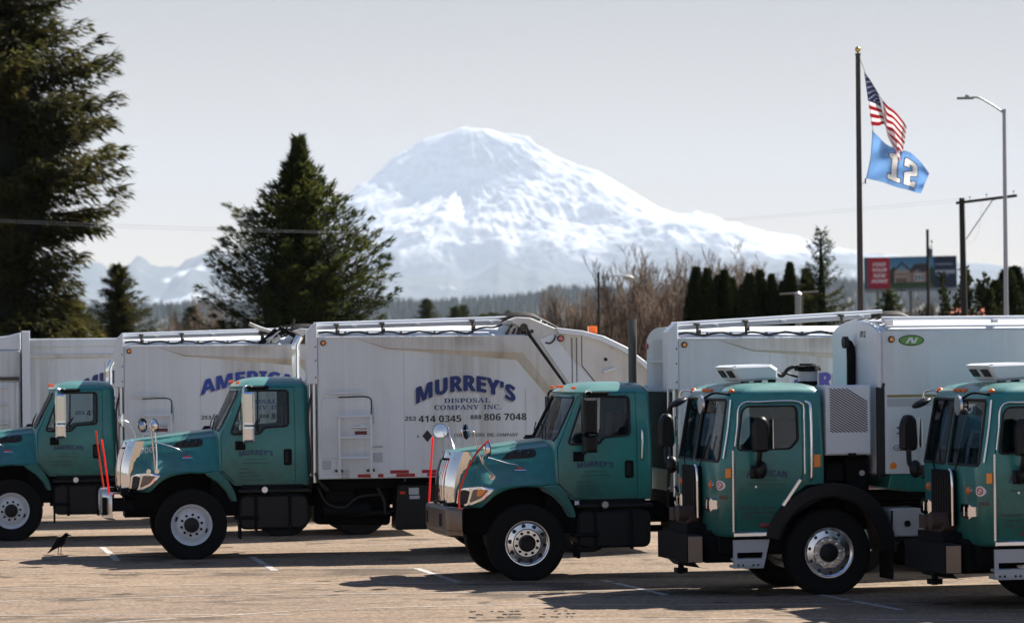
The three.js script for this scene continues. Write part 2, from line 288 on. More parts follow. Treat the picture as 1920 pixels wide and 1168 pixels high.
function box(w, h, d, x = 0, y = 0, z = 0, b = 0.012) {               // chamfered box by its middle
  b = Math.min(b, w / 3, h / 3, d / 3);
  const s = new THREE.Shape(); s.moveTo(-w / 2 + b, -h / 2 + b); s.lineTo(w / 2 - b, -h / 2 + b); s.lineTo(w / 2 - b, h / 2 - b); s.lineTo(-w / 2 + b, h / 2 - b); s.closePath();
  const g = new THREE.ExtrudeGeometry(s, { depth: d - 2 * b, bevelEnabled: true, bevelThickness: b, bevelSize: b, bevelSegments: 1 });
  g.translate(x, y, z - d / 2 + b); return g;
}
const shapeOf = pts => new THREE.Shape(pts.map(p => new THREE.Vector2(p[0], p[1])));
function ext(pts, z0, z1, b = 0.01) {
  const g = new THREE.ExtrudeGeometry(shapeOf(pts), { depth: z1 - z0 - 2 * b, bevelEnabled: b > 0, bevelThickness: b, bevelSize: b, bevelOffset: -b, bevelSegments: 1, curveSegments: 8 });
  g.translate(0, 0, z0 + b); return g;
}
const extX = (pts, x0, x1, b = 0.01) => { const g = ext(pts.map(([z, y]) => [-z, y]), x0, x1, b); g.rotateY(Math.PI / 2); return g; };   // outline in (z, y), pushed along x
function tube(pts, r, n = 8, seg) { const c = new THREE.CatmullRomCurve3(pts.map(p => V(...p)), false, 'centripetal'); return new THREE.TubeGeometry(c, seg || Math.max(2, pts.length * 5), r, n, false); }
function bar(a, b, r, n = 8, r2 = r) { const A = V(...a), B = V(...b), d = B.clone().sub(A), g = new THREE.CylinderGeometry(r2, r, d.length(), n); g.applyQuaternion(new THREE.Quaternion().setFromUnitVectors(V(0, 1, 0), d.clone().normalize())); g.translate((A.x + B.x) / 2, (A.y + B.y) / 2, (A.z + B.z) / 2); return g; }
const cylZ = (r, d, x, y, z, n = 20, r2 = r) => { const g = new THREE.CylinderGeometry(r2, r, d, n); g.rotateX(Math.PI / 2); g.translate(x, y, z); return g; };
const cylX = (r, d, x, y, z, n = 20) => { const g = new THREE.CylinderGeometry(r, r, d, n); g.rotateZ(Math.PI / 2); g.translate(x, y, z); return g; };
const cylY = (r, d, x, y, z, n = 20, top = r) => { const g = new THREE.CylinderGeometry(top, r, d, n); g.translate(x, y, z); return g; };
function latheZ(profile, n = 40) { const g = new THREE.LatheGeometry(profile.map(([r, z]) => new THREE.Vector2(r, z)), n); g.rotateX(Math.PI / 2); return g; }
function sheet(rows, crease = 0.7) {                                  // a surface through rows of points
  const nu = rows[0].length, p = [], uv = [], idx = [];
  rows.forEach((r, j) => r.forEach((q, i) => { p.push(...q); uv.push(i / (nu - 1), j / (rows.length - 1)); }));
  for (let j = 0; j < rows.length - 1; j++) for (let i = 0; i < nu - 1; i++) { const a = j * nu + i; idx.push(a, a + 1, a + nu, a + 1, a + nu + 1, a + nu); }
  const g = new THREE.BufferGeometry(); g.setAttribute('position', new THREE.Float32BufferAttribute(p, 3)); g.setAttribute('uv', new THREE.Float32BufferAttribute(uv, 2)); g.setIndex(idx);
  g.computeVertexNormals(); return crease ? toCreasedNormals(g, crease) : g;
}
const round = (pts, r, n = 4) => {                                    // rounds the corners of an outline
  const out = [], N = pts.length;
  for (let i = 0; i < N; i++) {
    const p = pts[i], a = pts[(i + N - 1) % N], b = pts[(i + 1) % N], da = Math.hypot(a[0] - p[0], a[1] - p[1]), db = Math.hypot(b[0] - p[0], b[1] - p[1]), ra = Math.min(r, da / 2.2), rb = Math.min(r, db / 2.2);
    const A = [p[0] + (a[0] - p[0]) * ra / da, p[1] + (a[1] - p[1]) * ra / da], B = [p[0] + (b[0] - p[0]) * rb / db, p[1] + (b[1] - p[1]) * rb / db];
    for (let k = 0; k <= n; k++) { const t = k / n; out.push([(1 - t) ** 2 * A[0] + 2 * t * (1 - t) * p[0] + t * t * B[0], (1 - t) ** 2 * A[1] + 2 * t * (1 - t) * p[1] + t * t * B[1]]); }
  }
  return out;
};
function onSurface(pts, zf, off = 0.004) {                            // a thin patch of that outline laid on z = zf(x, y), cut fine enough to follow it
  const src = plain(new THREE.ShapeGeometry(shapeOf(pts))).attributes.position, out = [];
  const cutUp = (a, b, c, n) => {
    const l = [Math.hypot(a[0] - b[0], a[1] - b[1]), Math.hypot(b[0] - c[0], b[1] - c[1]), Math.hypot(c[0] - a[0], c[1] - a[1])], m = Math.max(...l);
    if (m < 0.06 || n > 9) return out.push(a, b, c);
    const k = l.indexOf(m), [p, q, r] = k === 0 ? [a, b, c] : k === 1 ? [b, c, a] : [c, a, b], h = [(p[0] + q[0]) / 2, (p[1] + q[1]) / 2];
    cutUp(p, h, r, n + 1); cutUp(h, q, r, n + 1);
  };
  for (let i = 0; i < src.count; i += 3) cutUp([src.getX(i), src.getY(i)], [src.getX(i + 1), src.getY(i + 1)], [src.getX(i + 2), src.getY(i + 2)], 0);
  const g = new THREE.BufferGeometry(); g.setAttribute('position', new THREE.Float32BufferAttribute(out.flatMap(([x, y]) => [x, y, zf(x, y) + off]), 3)); g.setAttribute('uv', new THREE.Float32BufferAttribute(out.flatMap(([x, y]) => [x, y]), 2)); g.computeVertexNormals(); return g;
}
function frame(pts, width, z0, z1, b = 0.004) {                       // a flat rim along an outline
  const cx = pts.reduce((s, p) => s + p[0], 0) / pts.length, cy = pts.reduce((s, p) => s + p[1], 0) / pts.length;
  const s = shapeOf(pts), N = pts.length;
  const inner = pts.map((p, i) => { const a = pts[(i + N - 1) % N], c = pts[(i + 1) % N]; let nx = -(c[1] - a[1]), ny = c[0] - a[0]; const l = Math.hypot(nx, ny) || 1; nx /= l; ny /= l; if (nx * (cx - p[0]) + ny * (cy - p[1]) < 0) { nx = -nx; ny = -ny; } return new THREE.Vector2(p[0] + nx * width, p[1] + ny * width); });
  s.holes.push(new THREE.Path(inner));
  const g = new THREE.ExtrudeGeometry(s, { depth: z1 - z0, bevelEnabled: false }); g.translate(0, 0, z0); return g;
}
const fontFile = n => new FontLoader().loadAsync(`fonts/droid/droid_${n}.typeface.json`);
const SANS = await fontFile('sans_bold'), SERIF = await fontFile('serif_bold');
const capOf = f => { const g = new THREE.ShapeGeometry(f.generateShapes('H', 100), 2); g.computeBoundingBox(); return g.boundingBox.max.y; };
function lettering(text, capHeight, width, o = {}) {                  // flat printed letters, middle of the baseline at (0, 0), facing +z
  const font = o.serif ? SERIF : SANS, g = plain(new THREE.ShapeGeometry(font.generateShapes(text, 100), 5));
  g.computeBoundingBox(); const b = g.boundingBox, cap = capOf(font), p = g.attributes.position;
  const sx = width / (b.max.x - b.min.x), sy = capHeight / cap;
  for (let i = 0; i < p.count; i++) {
    let x = (p.getX(i) - (b.min.x + b.max.x) / 2) * sx, y = p.getY(i) * sy;
    if (o.arch) y -= o.arch * x * x; if (o.lean) y += o.lean * x;
    p.setXYZ(i, x + (o.x || 0), y + (o.y || 0), o.z || 0);
  }
  return g;
}
const heavy = (g, d, n = 5) => { const out = []; for (let k = 0; k < n; k++) { const q = g.clone(), a = k / n * 6.283; q.translate(Math.cos(a) * d, Math.sin(a) * d * 0.6, -0.0005 * k); out.push(q); } return mergeGeometries(out); };   // a bolder cut of the same letters
const onto = (g, zf, off) => { const p = g.attributes.position; for (let i = 0; i < p.count; i++) p.setZ(i, zf(p.getX(i), p.getY(i)) + off); g.computeVertexNormals(); return g; };

// hulls of rounded-rectangle rings, hollowed and cut into cabs
function ringAt(L, inset = 0) {
  const xf = L.xf + inset, xb = L.xb - inset, w = L.w - inset, rf = Math.min(L.rf, w * 0.9), rb = Math.min(L.rb, w * 0.9), bow = L.bow, pts = [];
  const fx = z => xf + bow * (z / w) ** 2;
  for (let k = 0; k <= 10; k++) { const z = mix(-(w - rf), w - rf, k / 10); pts.push([fx(z), z]); }
  const cx = fx(w - rf) + rf;
  for (let k = 1; k <= 6; k++) { const a = k / 6 * Math.PI / 2; pts.push([cx - rf * Math.cos(a), w - rf + rf * Math.sin(a)]); }
  for (let k = 1; k < 4; k++) pts.push([mix(cx, xb - rb, k / 4), w]);
  for (let k = 0; k <= 5; k++) { const a = k / 5 * Math.PI / 2; pts.push([xb - rb + rb * Math.sin(a), w - rb + rb * Math.cos(a)]); }
  const half = pts.slice(11);
  for (let k = half.length - 1; k >= 0; k--) pts.push([half[k][0], -half[k][1]]);
  return pts;
}
function hull(levels, inset = 0) {
  const rows = levels.map(L => ringAt(L, inset).map(([x, z]) => [x, L.y, z])), n = rows[0].length, p = [], idx = [];
  rows.forEach(r => r.forEach(q => p.push(...q)));
  for (let j = 0; j < rows.length - 1; j++) for (let i = 0; i < n; i++) { const a = j * n + i, b = j * n + (i + 1) % n; idx.push(a, b, a + n, b, b + n, a + n); }
  for (const [j, flip] of [[0, true], [rows.length - 1, false]]) {
    const c = p.length / 3, m = rows[j].reduce((s, q) => [s[0] + q[0] / n, q[1], 0], [0, 0, 0]); p.push(...m);
    for (let i = 0; i < n; i++) { const a = j * n + i, b = j * n + (i + 1) % n; flip ? idx.push(b, a, c) : idx.push(a, b, c); }
  }
  let g = new THREE.BufferGeometry(); g.setAttribute('position', new THREE.Float32BufferAttribute(p, 3)); g.setIndex(idx);
  const P = g.attributes.position, I = g.index.array; let vol = 0; const a = V(0, 0, 0), b = V(0, 0, 0), c = V(0, 0, 0);
  for (let i = 0; i < I.length; i += 3) { a.fromBufferAttribute(P, I[i]); b.fromBufferAttribute(P, I[i + 1]); c.fromBufferAttribute(P, I[i + 2]); vol += a.dot(b.cross(c)); }
  if (vol < 0) { for (let i = 0; i < I.length; i += 3) { const t = I[i]; I[i] = I[i + 1]; I[i + 1] = t; } }
  g.computeVertexNormals(); g = toCreasedNormals(g, 0.9);
  g.setAttribute('uv', new THREE.BufferAttribute(new Float32Array(g.attributes.position.count * 2), 2)); return g;
}
const evaluator = new Evaluator(); evaluator.useGroups = false; evaluator.attributes = ['position', 'normal', 'uv'];
const brush = g => { const b = new Brush(plain(g)); b.updateMatrixWorld(true); return b; };
const cut = (a, b) => evaluator.evaluate(a, b, SUBTRACTION), common = (a, b) => evaluator.evaluate(a, b, INTERSECTION);
const prism = (pts, z0, z1) => ext(pts, z0, z1, 0);
const prismX = (pts, x0, x1) => extX(pts, x0, x1, 0);
const grow = (pts, d) => { const cx = pts.reduce((s, p) => s + p[0], 0) / pts.length, cy = pts.reduce((s, p) => s + p[1], 0) / pts.length; return pts.map(([x, y]) => { const l = Math.hypot(x - cx, y - cy); return [cx + (x - cx) * (1 + d / l), cy + (y - cy) * (1 + d / l)]; }); };
const levelTable = (levels, k) => { const t = levels.map(L => [L.y, L[k]]); return y => lerpTable(t, y); };

// ------------------------------------------------------------------ wheels: a group with tyre, rim, hub and nuts, outer face to +z, axle at its origin
const TYRE = (() => {
  const g = latheZ([[0.292, -0.11], [0.315, -0.13], [0.42, -0.142], [0.485, -0.132], [0.515, -0.115], [0.5235, -0.10], [0.5235, -0.062], [0.513, -0.06], [0.513, -0.05], [0.5255, -0.048], [0.5255, -0.008], [0.514, -0.006], [0.514, 0.006], [0.5255, 0.008], [0.5255, 0.048], [0.513, 0.05], [0.513, 0.06], [0.5235, 0.062], [0.5235, 0.10], [0.515, 0.115], [0.485, 0.132], [0.47, 0.1365], [0.462, 0.1345], [0.42, 0.142], [0.33, 0.136], [0.322, 0.13], [0.315, 0.133], [0.292, 0.11]], 56);
  return toCreasedNormals(g, 0.5);
})();
const RIM_STEEL = toCreasedNormals(latheZ([[0.22, -0.1], [0.285, -0.105], [0.289, 0.1], [0.304, 0.122], [0.302, 0.13], [0.29, 0.128], [0.277, 0.108], [0.262, 0.07], [0.245, 0.05], [0.222, 0.07], [0.195, 0.098], [0.175, 0.104], [0.11, 0.104], [0.105, 0.09], [0.06, 0.09]], 56), 0.35);
const RIM_ALU = toCreasedNormals(latheZ([[0.22, -0.1], [0.285, -0.105], [0.289, 0.1], [0.305, 0.122], [0.303, 0.131], [0.29, 0.130], [0.279, 0.118], [0.268, 0.112], [0.215, 0.122], [0.195, 0.126], [0.182, 0.115], [0.115, 0.115], [0.105, 0.1], [0.06, 0.1]], 56), 0.35);
const HUB = toCreasedNormals(latheZ([[0.112, 0.09], [0.11, 0.15], [0.1, 0.172], [0.06, 0.18], [0.03, 0.182], [0.028, 0.187], [0.0005, 0.187]], 28), 0.5);
const HUB_OPEN = toCreasedNormals(latheZ([[0.108, 0.1], [0.106, 0.185], [0.096, 0.188], [0.09, 0.15], [0.0005, 0.15]], 28), 0.5);
const NUT = join(cylZ(0.019, 0.035, 0, 0, 0, 6), cylZ(0.012, 0.05, 0, 0, 0.008, 8)), HOLE_S = cylZ(0.02, 0.006, 0, 0, 0, 14), HOLE_L = cylZ(0.029, 0.008, 0, 0, 0, 18);
const HOLE_OVAL = (() => { const g = cylZ(0.033, 0.03, 0, 0, 0, 18); g.scale(0.6, 1.15, 1); return g; })();
const DUAL_RIM = toCreasedNormals(latheZ([[0.304, 0.122], [0.29, 0.128], [0.275, 0.1], [0.268, -0.06], [0.2, -0.085], [0.12, -0.09], [0.11, -0.02], [0.09, 0.02], [0.0005, 0.03]], 40), 0.35);
function wheel(parent, x, z, side, kind, r = 1, spin = 0.2) {
  const w = new THREE.Group(); w.name = 'wheel'; w.position.set(x, 0.505 * r, z); if (side < 0) w.rotation.y = Math.PI; w.scale.setScalar(r); parent.add(w);
  part(w, 'tyre', TYRE, MAT.rubber);
  if (kind === 'dual') { part(w, 'rim', DUAL_RIM, MAT.whitewheel); return w; }
  const alu = kind !== 'steel', m = alu ? MAT.alu : MAT.whitewheel;
  part(w, 'rim', alu ? RIM_ALU : RIM_STEEL, m);
  part(w, 'hub', kind === 'alu_round' ? HUB_OPEN : HUB, MAT.gloss);
  for (let k = 0; k < 10; k++) {
    const a = spin + k * Math.PI / 5, n = part(w, 'lug_nut', alu ? NUT : HOLE_S, alu && kind !== 'alu_round' ? MAT.steel : MAT.black), rr = alu ? 0.148 : 0.152;
    n.position.set(Math.cos(a) * rr, Math.sin(a) * rr, alu ? 0.128 : 0.105);
    if (kind === 'alu_round' || kind === 'alu_small') { const h = part(w, 'hand_hole', kind === 'alu_round' ? HOLE_L : HOLE_S, MAT.seal), b = a + Math.PI / 10, q = kind === 'alu_round' ? 0.236 : 0.243; h.position.set(Math.cos(b) * q, Math.sin(b) * q, kind === 'alu_round' ? 0.118 : 0.117); }
  }
  if (!alu) for (const a of [2.75, 5.9]) { const h = part(w, 'hand_hole', HOLE_OVAL, MAT.seal); h.position.set(Math.cos(a) * 0.232, Math.sin(a) * 0.232, 0.056); h.rotation.z = a; }
  return w;
}
// ------------------------------------------------------------------ the long-nosed truck: x runs to the tail, +z is the side towards the camera, origin on the ground under the front axle
const CAB = [
  { y: 1.07, xf: 0.40, xb: 1.75, w: 0.985, rf: 0.06, rb: 0.07, bow: 0.02 }, { y: 1.30, xf: 0.38, xb: 1.76, w: 1.005, rf: 0.07, rb: 0.07, bow: 0.03 }, { y: 1.85, xf: 0.335, xb: 1.76, w: 1.0, rf: 0.15, rb: 0.08, bow: 0.11 },
  { y: 2.49, xf: 0.66, xb: 1.74, w: 0.925, rf: 0.15, rb: 0.08, bow: 0.10 }, { y: 2.53, xf: 0.64, xb: 1.735, w: 0.918, rf: 0.15, rb: 0.09, bow: 0.10 }, { y: 2.585, xf: 0.72, xb: 1.71, w: 0.82, rf: 0.18, rb: 0.12, bow: 0.10 },
  { y: 2.635, xf: 0.84, xb: 1.66, w: 0.64, rf: 0.2, rb: 0.15, bow: 0.1 }, { y: 2.66, xf: 1.0, xb: 1.52, w: 0.40, rf: 0.2, rb: 0.18, bow: 0.1 }];
const cabW = levelTable(CAB, 'w'), cabXf = levelTable(CAB, 'xf'), cabBow = levelTable(CAB, 'bow'), cabRf = levelTable(CAB, 'rf');
const frontX = (y, z, xf, w, rf, bow) => { const W = w(y), R = rf(y), B = bow(y), a = Math.abs(z), e = a - (W - R); return xf(y) + B * (Math.min(a, W - R) / W) ** 2 + (e > 0 ? R - Math.sqrt(Math.max(0, R * R - e * e)) : 0); };
const SIDE_WIN = round([[0.585, 1.825], [0.80, 2.40], [0.86, 2.465], [1.445, 2.465], [1.445, 1.94], [1.07, 1.915], [1.035, 1.83]], 0.05);
const DOOR = [[0.455, 1.78], [0.46, 1.30], [0.66, 1.10], [1.535, 1.10], [1.535, 2.51], [0.83, 2.51], [0.74, 2.44], [0.50, 1.88]];
const SHIELD = round([[-0.89, 1.88], [0.89, 1.88], [0.83, 2.46], [-0.83, 2.46]], 0.08);
const CAB_GEO = (() => {
  let s = cut(brush(hull(CAB)), brush(hull(CAB.map((L, i) => ({ ...L, y: i === 0 ? L.y + 0.04 : i > 4 ? L.y - 0.035 : L.y })), 0.035)));
  s = cut(s, brush(prism(SIDE_WIN, -2, 2)));
  s = cut(s, brush(prismX(SHIELD, -0.5, 1.02)));
  s = cut(s, brush(prismX(round([[-0.6, 1.95], [0.6, 1.95], [0.6, 2.4], [-0.6, 2.4]], 0.08), 1.5, 2)));
  s = cut(s, brush(prism([[0.2, 0.9], [0.64, 0.9], [0.64, 1.075], [0.42, 1.29], [0.2, 1.29]], -2, 2)));
  const door = common(s, brush(prism(DOOR, 0.8, 1.3)));
  const cab = cut(s, brush(prism(grow(DOOR, 0.011), 0.8, 1.3)));
  return { cab: metric(cab.geometry), door: metric(door.geometry) };
})();
const tilted = (pts, off) => onSurface(pts, (x, y) => cabW(y) + off, 0);
const SIDE_GLASS = tilted(grow(SIDE_WIN, 0.02), -0.022), FAR_GLASS = (() => { const g = SIDE_GLASS.clone(); g.scale(1, 1, -1); return g; })();
const SHIELD_GLASS = (() => { const rows = []; for (let j = 0; j <= 8; j++) { const y = mix(1.85, 2.48, j / 8), r = []; for (let i = 0; i <= 24; i++) { const z = mix(-0.915, 0.915, i / 24) * mix(1, 0.94, j / 8); r.push([frontX(y, z, cabXf, cabW, cabRf, cabBow) + 0.022, y, z]); } rows.push(r); } return sheet(rows, 0); })();
const ringTube = (pts, zf, r) => { const P = pts.map(([x, y]) => V(x, y, zf(x, y))); return new THREE.TubeGeometry(new THREE.CatmullRomCurve3(P, true, 'catmullrom', 0.1), pts.length * 2, r, 6, true); };
const SIDE_SEAL = ringTube(SIDE_WIN, (x, y) => cabW(y), 0.017), FAR_SEAL = (() => { const g = SIDE_SEAL.clone(); g.scale(1, 1, -1); return g; })();
const VENT_BAR = bar([0.99, 1.86, cabW(1.86) - 0.005], [1.0, 2.46, cabW(2.46) - 0.005], 0.014, 6);
const SHIELD_SEAL = (() => { const P = SHIELD.map(([z, y]) => V(frontX(y, z, cabXf, cabW, cabRf, cabBow) + 0.004, y, z)); return new THREE.TubeGeometry(new THREE.CatmullRomCurve3(P, true, 'catmullrom', 0.1), 80, 0.02, 6, true); })();

// the hood: stations along x, half profile from the lip of the wing to the crest
const archY = x => lerpTable([[-2, 0.985], [-0.60, 0.99], [-0.55, 1.04], [-0.46, 1.13], [-0.34, 1.205], [-0.18, 1.25], [0, 1.265], [0.2, 1.255], [0.45, 1.25]], x);
function hoodProfile(x) {
  const t = clamp((x + 0.86) / 1.28), W = 0.56 + 0.53 * Math.pow(smooth(-0.875, -0.42, x), 0.62) - 0.085 * smooth(0.0, 0.45, x);
  const yc = mix(1.735, 1.90, Math.pow(t, 0.85)), c = mix(0.465, 0.74, t), sh = mix(1.27, 1.32, t), yb = archY(x), shelf = mix(0.05, 0.11, smooth(-0.95, -0.4, x)) * (1 - 0.6 * smooth(0.1, 0.42, x));
  return [[W - 0.05, yb], [W - 0.008, yb + 0.003], [W, yb + 0.02], [W + 0.004, mix(yb, sh, 0.6)], [W - 0.006, sh - 0.03], [W - 0.03, sh], [Math.max(c + 0.05, W - shelf), sh + 0.04], [c + 0.062, mix(sh, yc, 0.52)], [c + 0.035, yc - 0.145], [c, yc - 0.105], [c * 0.93, yc - 0.085], [c * 0.66, yc - 0.055], [c * 0.6, yc - 0.022], [c * 0.3, yc - 0.002], [0, yc]];
}
const hoodZ = (x, y) => { const p = hoodProfile(x); for (let i = 2; i < p.length - 1; i++) { const a = p[i], b = p[i + 1]; if (y >= a[1] && y <= b[1]) return mix(a[0], b[0], (y - a[1]) / (b[1] - a[1] + 1e-6)); } return p[2][0]; };
const HOOD = metric((() => {
  const xs = [-0.87, -0.86, -0.84, -0.815, -0.78, -0.75, -0.72, -0.65, -0.6, -0.55, -0.5, -0.45, -0.38, -0.3, -0.2, -0.1, 0, 0.1, 0.2, 0.3, 0.38, 0.432];
  const bend = (x, z) => x - (z < 0.5 ? 0.09 * (1 - (z / 0.5) ** 2) * smooth(-0.3, -0.86, x) : 0);
  return sheet(xs.map(x => { const h = hoodProfile(x), all = [...h.map(([z, y]) => [bend(x, z) - 0.0, y, z]), ...h.slice(0, -1).reverse().map(([z, y]) => [bend(x, z), y, -z])]; return all; }).reverse(), 0.55);
})());
const HOOD_LINER = (() => { const g = ext([[-0.6, 0.95], [-0.56, 1.05], [-0.46, 1.16], [-0.3, 1.24], [0, 1.3], [0.42, 1.28], [0.42, 1.6], [-0.7, 1.5], [-0.8, 0.95]], -0.5, 0.5, 0.01); return g; })();
const WING_REAR = metric(ext(round([[0.22, 1.262], [0.43, 1.282], [0.545, 1.15], [0.63, 1.0], [0.675, 0.84], [0.60, 0.835], [0.52, 0.985], [0.40, 1.115], [0.24, 1.22]], 0.03, 2), 0.66, 1.095, 0.014)), WING_REAR_FAR = (() => { const g = WING_REAR.clone(); g.translate(0, 0, -1.755); return g; })();
const VENT = round([[-0.27, 1.622], [-0.2, 1.70], [-0.04, 1.757], [0.17, 1.765], [0.2, 1.735], [0.19, 1.66], [0.1, 1.64]], 0.03);
// grille: a chromed frame, bowed in plan, with bright slabs between dark slots
const grilleX = (y, z) => { const a = Math.abs(z); return mix(-1.04, -0.95, clamp((y - 1.0) / 0.74)) - 0.06 * (1 - ((y - 1.36) / 0.37) ** 2) + 0.06 * (Math.min(a, 0.33) / 0.33) ** 2 + 0.115 * clamp((a - 0.33) / 0.23) ** 1.4; };
function grillePatch(z0, z1, y0, y1, off, n = 8) { const rows = []; for (let j = 0; j <= 6; j++) { const y = mix(y0, y1, j / 6), r = []; for (let i = 0; i <= n; i++) { const z = mix(z0, z1, i / n) * mix(0.93, 1.04, clamp((y - 1) / 0.74)); r.push([grilleX(y, z) - off, y, z]); } rows.push(r); } return sheet(rows, 0); }
const slab = (z0, z1, y0, y1, off, t = 0.03) => { const f = grillePatch(z0, z1, y0, y1, off), b = grillePatch(z0, z1, y0, y1, off - t); const e = []; for (const [a, c, k] of [[z0, z0, 0], [z1, z1, 1]]) { const rows = [[], []]; for (let j = 0; j <= 6; j++) { const y = mix(y0, y1, j / 6), z = a * mix(0.93, 1.04, clamp((y - 1) / 0.74)); rows[0].push([grilleX(y, z) - off, y, z]); rows[1].push([grilleX(y, z) - off + t, y, z]); } e.push(sheet(rows, 0)); } for (const y of [y0, y1]) { const rows = [[], []]; for (let i = 0; i <= 8; i++) { const z = mix(z0, z1, i / 8) * mix(0.93, 1.04, clamp((y - 1) / 0.74)); rows[0].push([grilleX(y, z) - off, y, z]); rows[1].push([grilleX(y, z) - off + t, y, z]); } e.push(sheet(rows, 0)); } return join(f, b, e); };
const GRILLE = { back: slab(-0.46, 0.46, 1.02, 1.70, -0.07, 0.02), sides: [slab(0.33, 0.56, 1.0, 1.735, 0.0, 0.12), slab(-0.56, -0.33, 1.0, 1.735, 0.0, 0.12)], top: slab(-0.33, 0.33, 1.645, 1.735, 0.0, 0.13), foot: slab(-0.33, 0.33, 1.0, 1.035, 0.0, 0.1), slabs: [slab(-0.315, -0.02, 1.06, 1.62, -0.02, 0.03), slab(0.02, 0.315, 1.06, 1.62, -0.02, 0.03)] };
// headlamp: a swept tear shape lying on the round of the wing
const lampX = (y, z) => { for (let x = -0.875; x < -0.3; x += 0.003) if (hoodProfile(x)[3][0] >= z) return x; return -0.3; };
const lampPatch = (pts, off) => { const s = new THREE.ShapeGeometry(shapeOf(pts)); const rows = []; const ys = pts.map(p => p[1]), y0 = Math.min(...ys), y1 = Math.max(...ys); const span = y => { let lo = 9, hi = -9; for (let i = 0; i < pts.length; i++) { const a = pts[i], b = pts[(i + 1) % pts.length]; if ((a[1] <= y && b[1] >= y) || (b[1] <= y && a[1] >= y)) { const t = Math.abs(b[1] - a[1]) < 1e-6 ? 0 : (y - a[1]) / (b[1] - a[1]), q = mix(a[0], b[0], t); lo = Math.min(lo, q); hi = Math.max(hi, q); } } return [lo, hi]; }; for (let j = 0; j <= 12; j++) { const y = mix(y0 + 0.001, y1 - 0.001, j / 12), [a, b] = span(y), r = []; for (let i = 0; i <= 16; i++) { const w = mix(a, b, i / 16), z = w > 1.08 ? 1.08 : w, x = w > 1.08 ? lampX(y, 1.08) + (w - 1.08) : lampX(y, w); r.push([x - off * 0.75, y, z + off * 0.65]); } rows.push(r); } s.dispose(); return sheet(rows, 0); };
const LAMP_RIM = lampPatch(round([[0.56, 0.985], [0.72, 0.985], [1.0, 1.09], [1.14, 1.265], [0.95, 1.275], [0.60, 1.24]], 0.03), 0.02), LAMP_BOWL = lampPatch(round([[0.60, 1.02], [0.74, 1.03], [0.80, 1.22], [0.64, 1.225]], 0.04), 0.026), LAMP_TURN = lampPatch(round([[0.79, 1.05], [0.98, 1.12], [1.07, 1.235], [0.86, 1.235]], 0.03), 0.026);
const mirrorZ = g => { const q = g.clone(); q.scale(1, 1, -1); return q; };
const bumperGeo = (x0, bow, sweep) => { const rows = []; for (const [y, o] of [[0.60, 0.05], [0.63, 0], [0.68, 0], [0.70, -0.012], [0.96, -0.012], [0.98, 0], [1.0, 0.02], [1.0, 0.12]]) { const r = []; for (let i = 0; i <= 26; i++) { const u = mix(-1, 1, i / 26), z = 1.17 * u, a = Math.abs(u); r.push([x0 + bow * a * a + sweep * smooth(0.8, 1, a) + o, y, z]); } rows.push(r); } return sheet(rows, 0.5); };
const BUMPERS = { round: bumperGeo(-1.11, 0.07, 0.15), flat: bumperGeo(-1.30, 0.02, 0.13) };

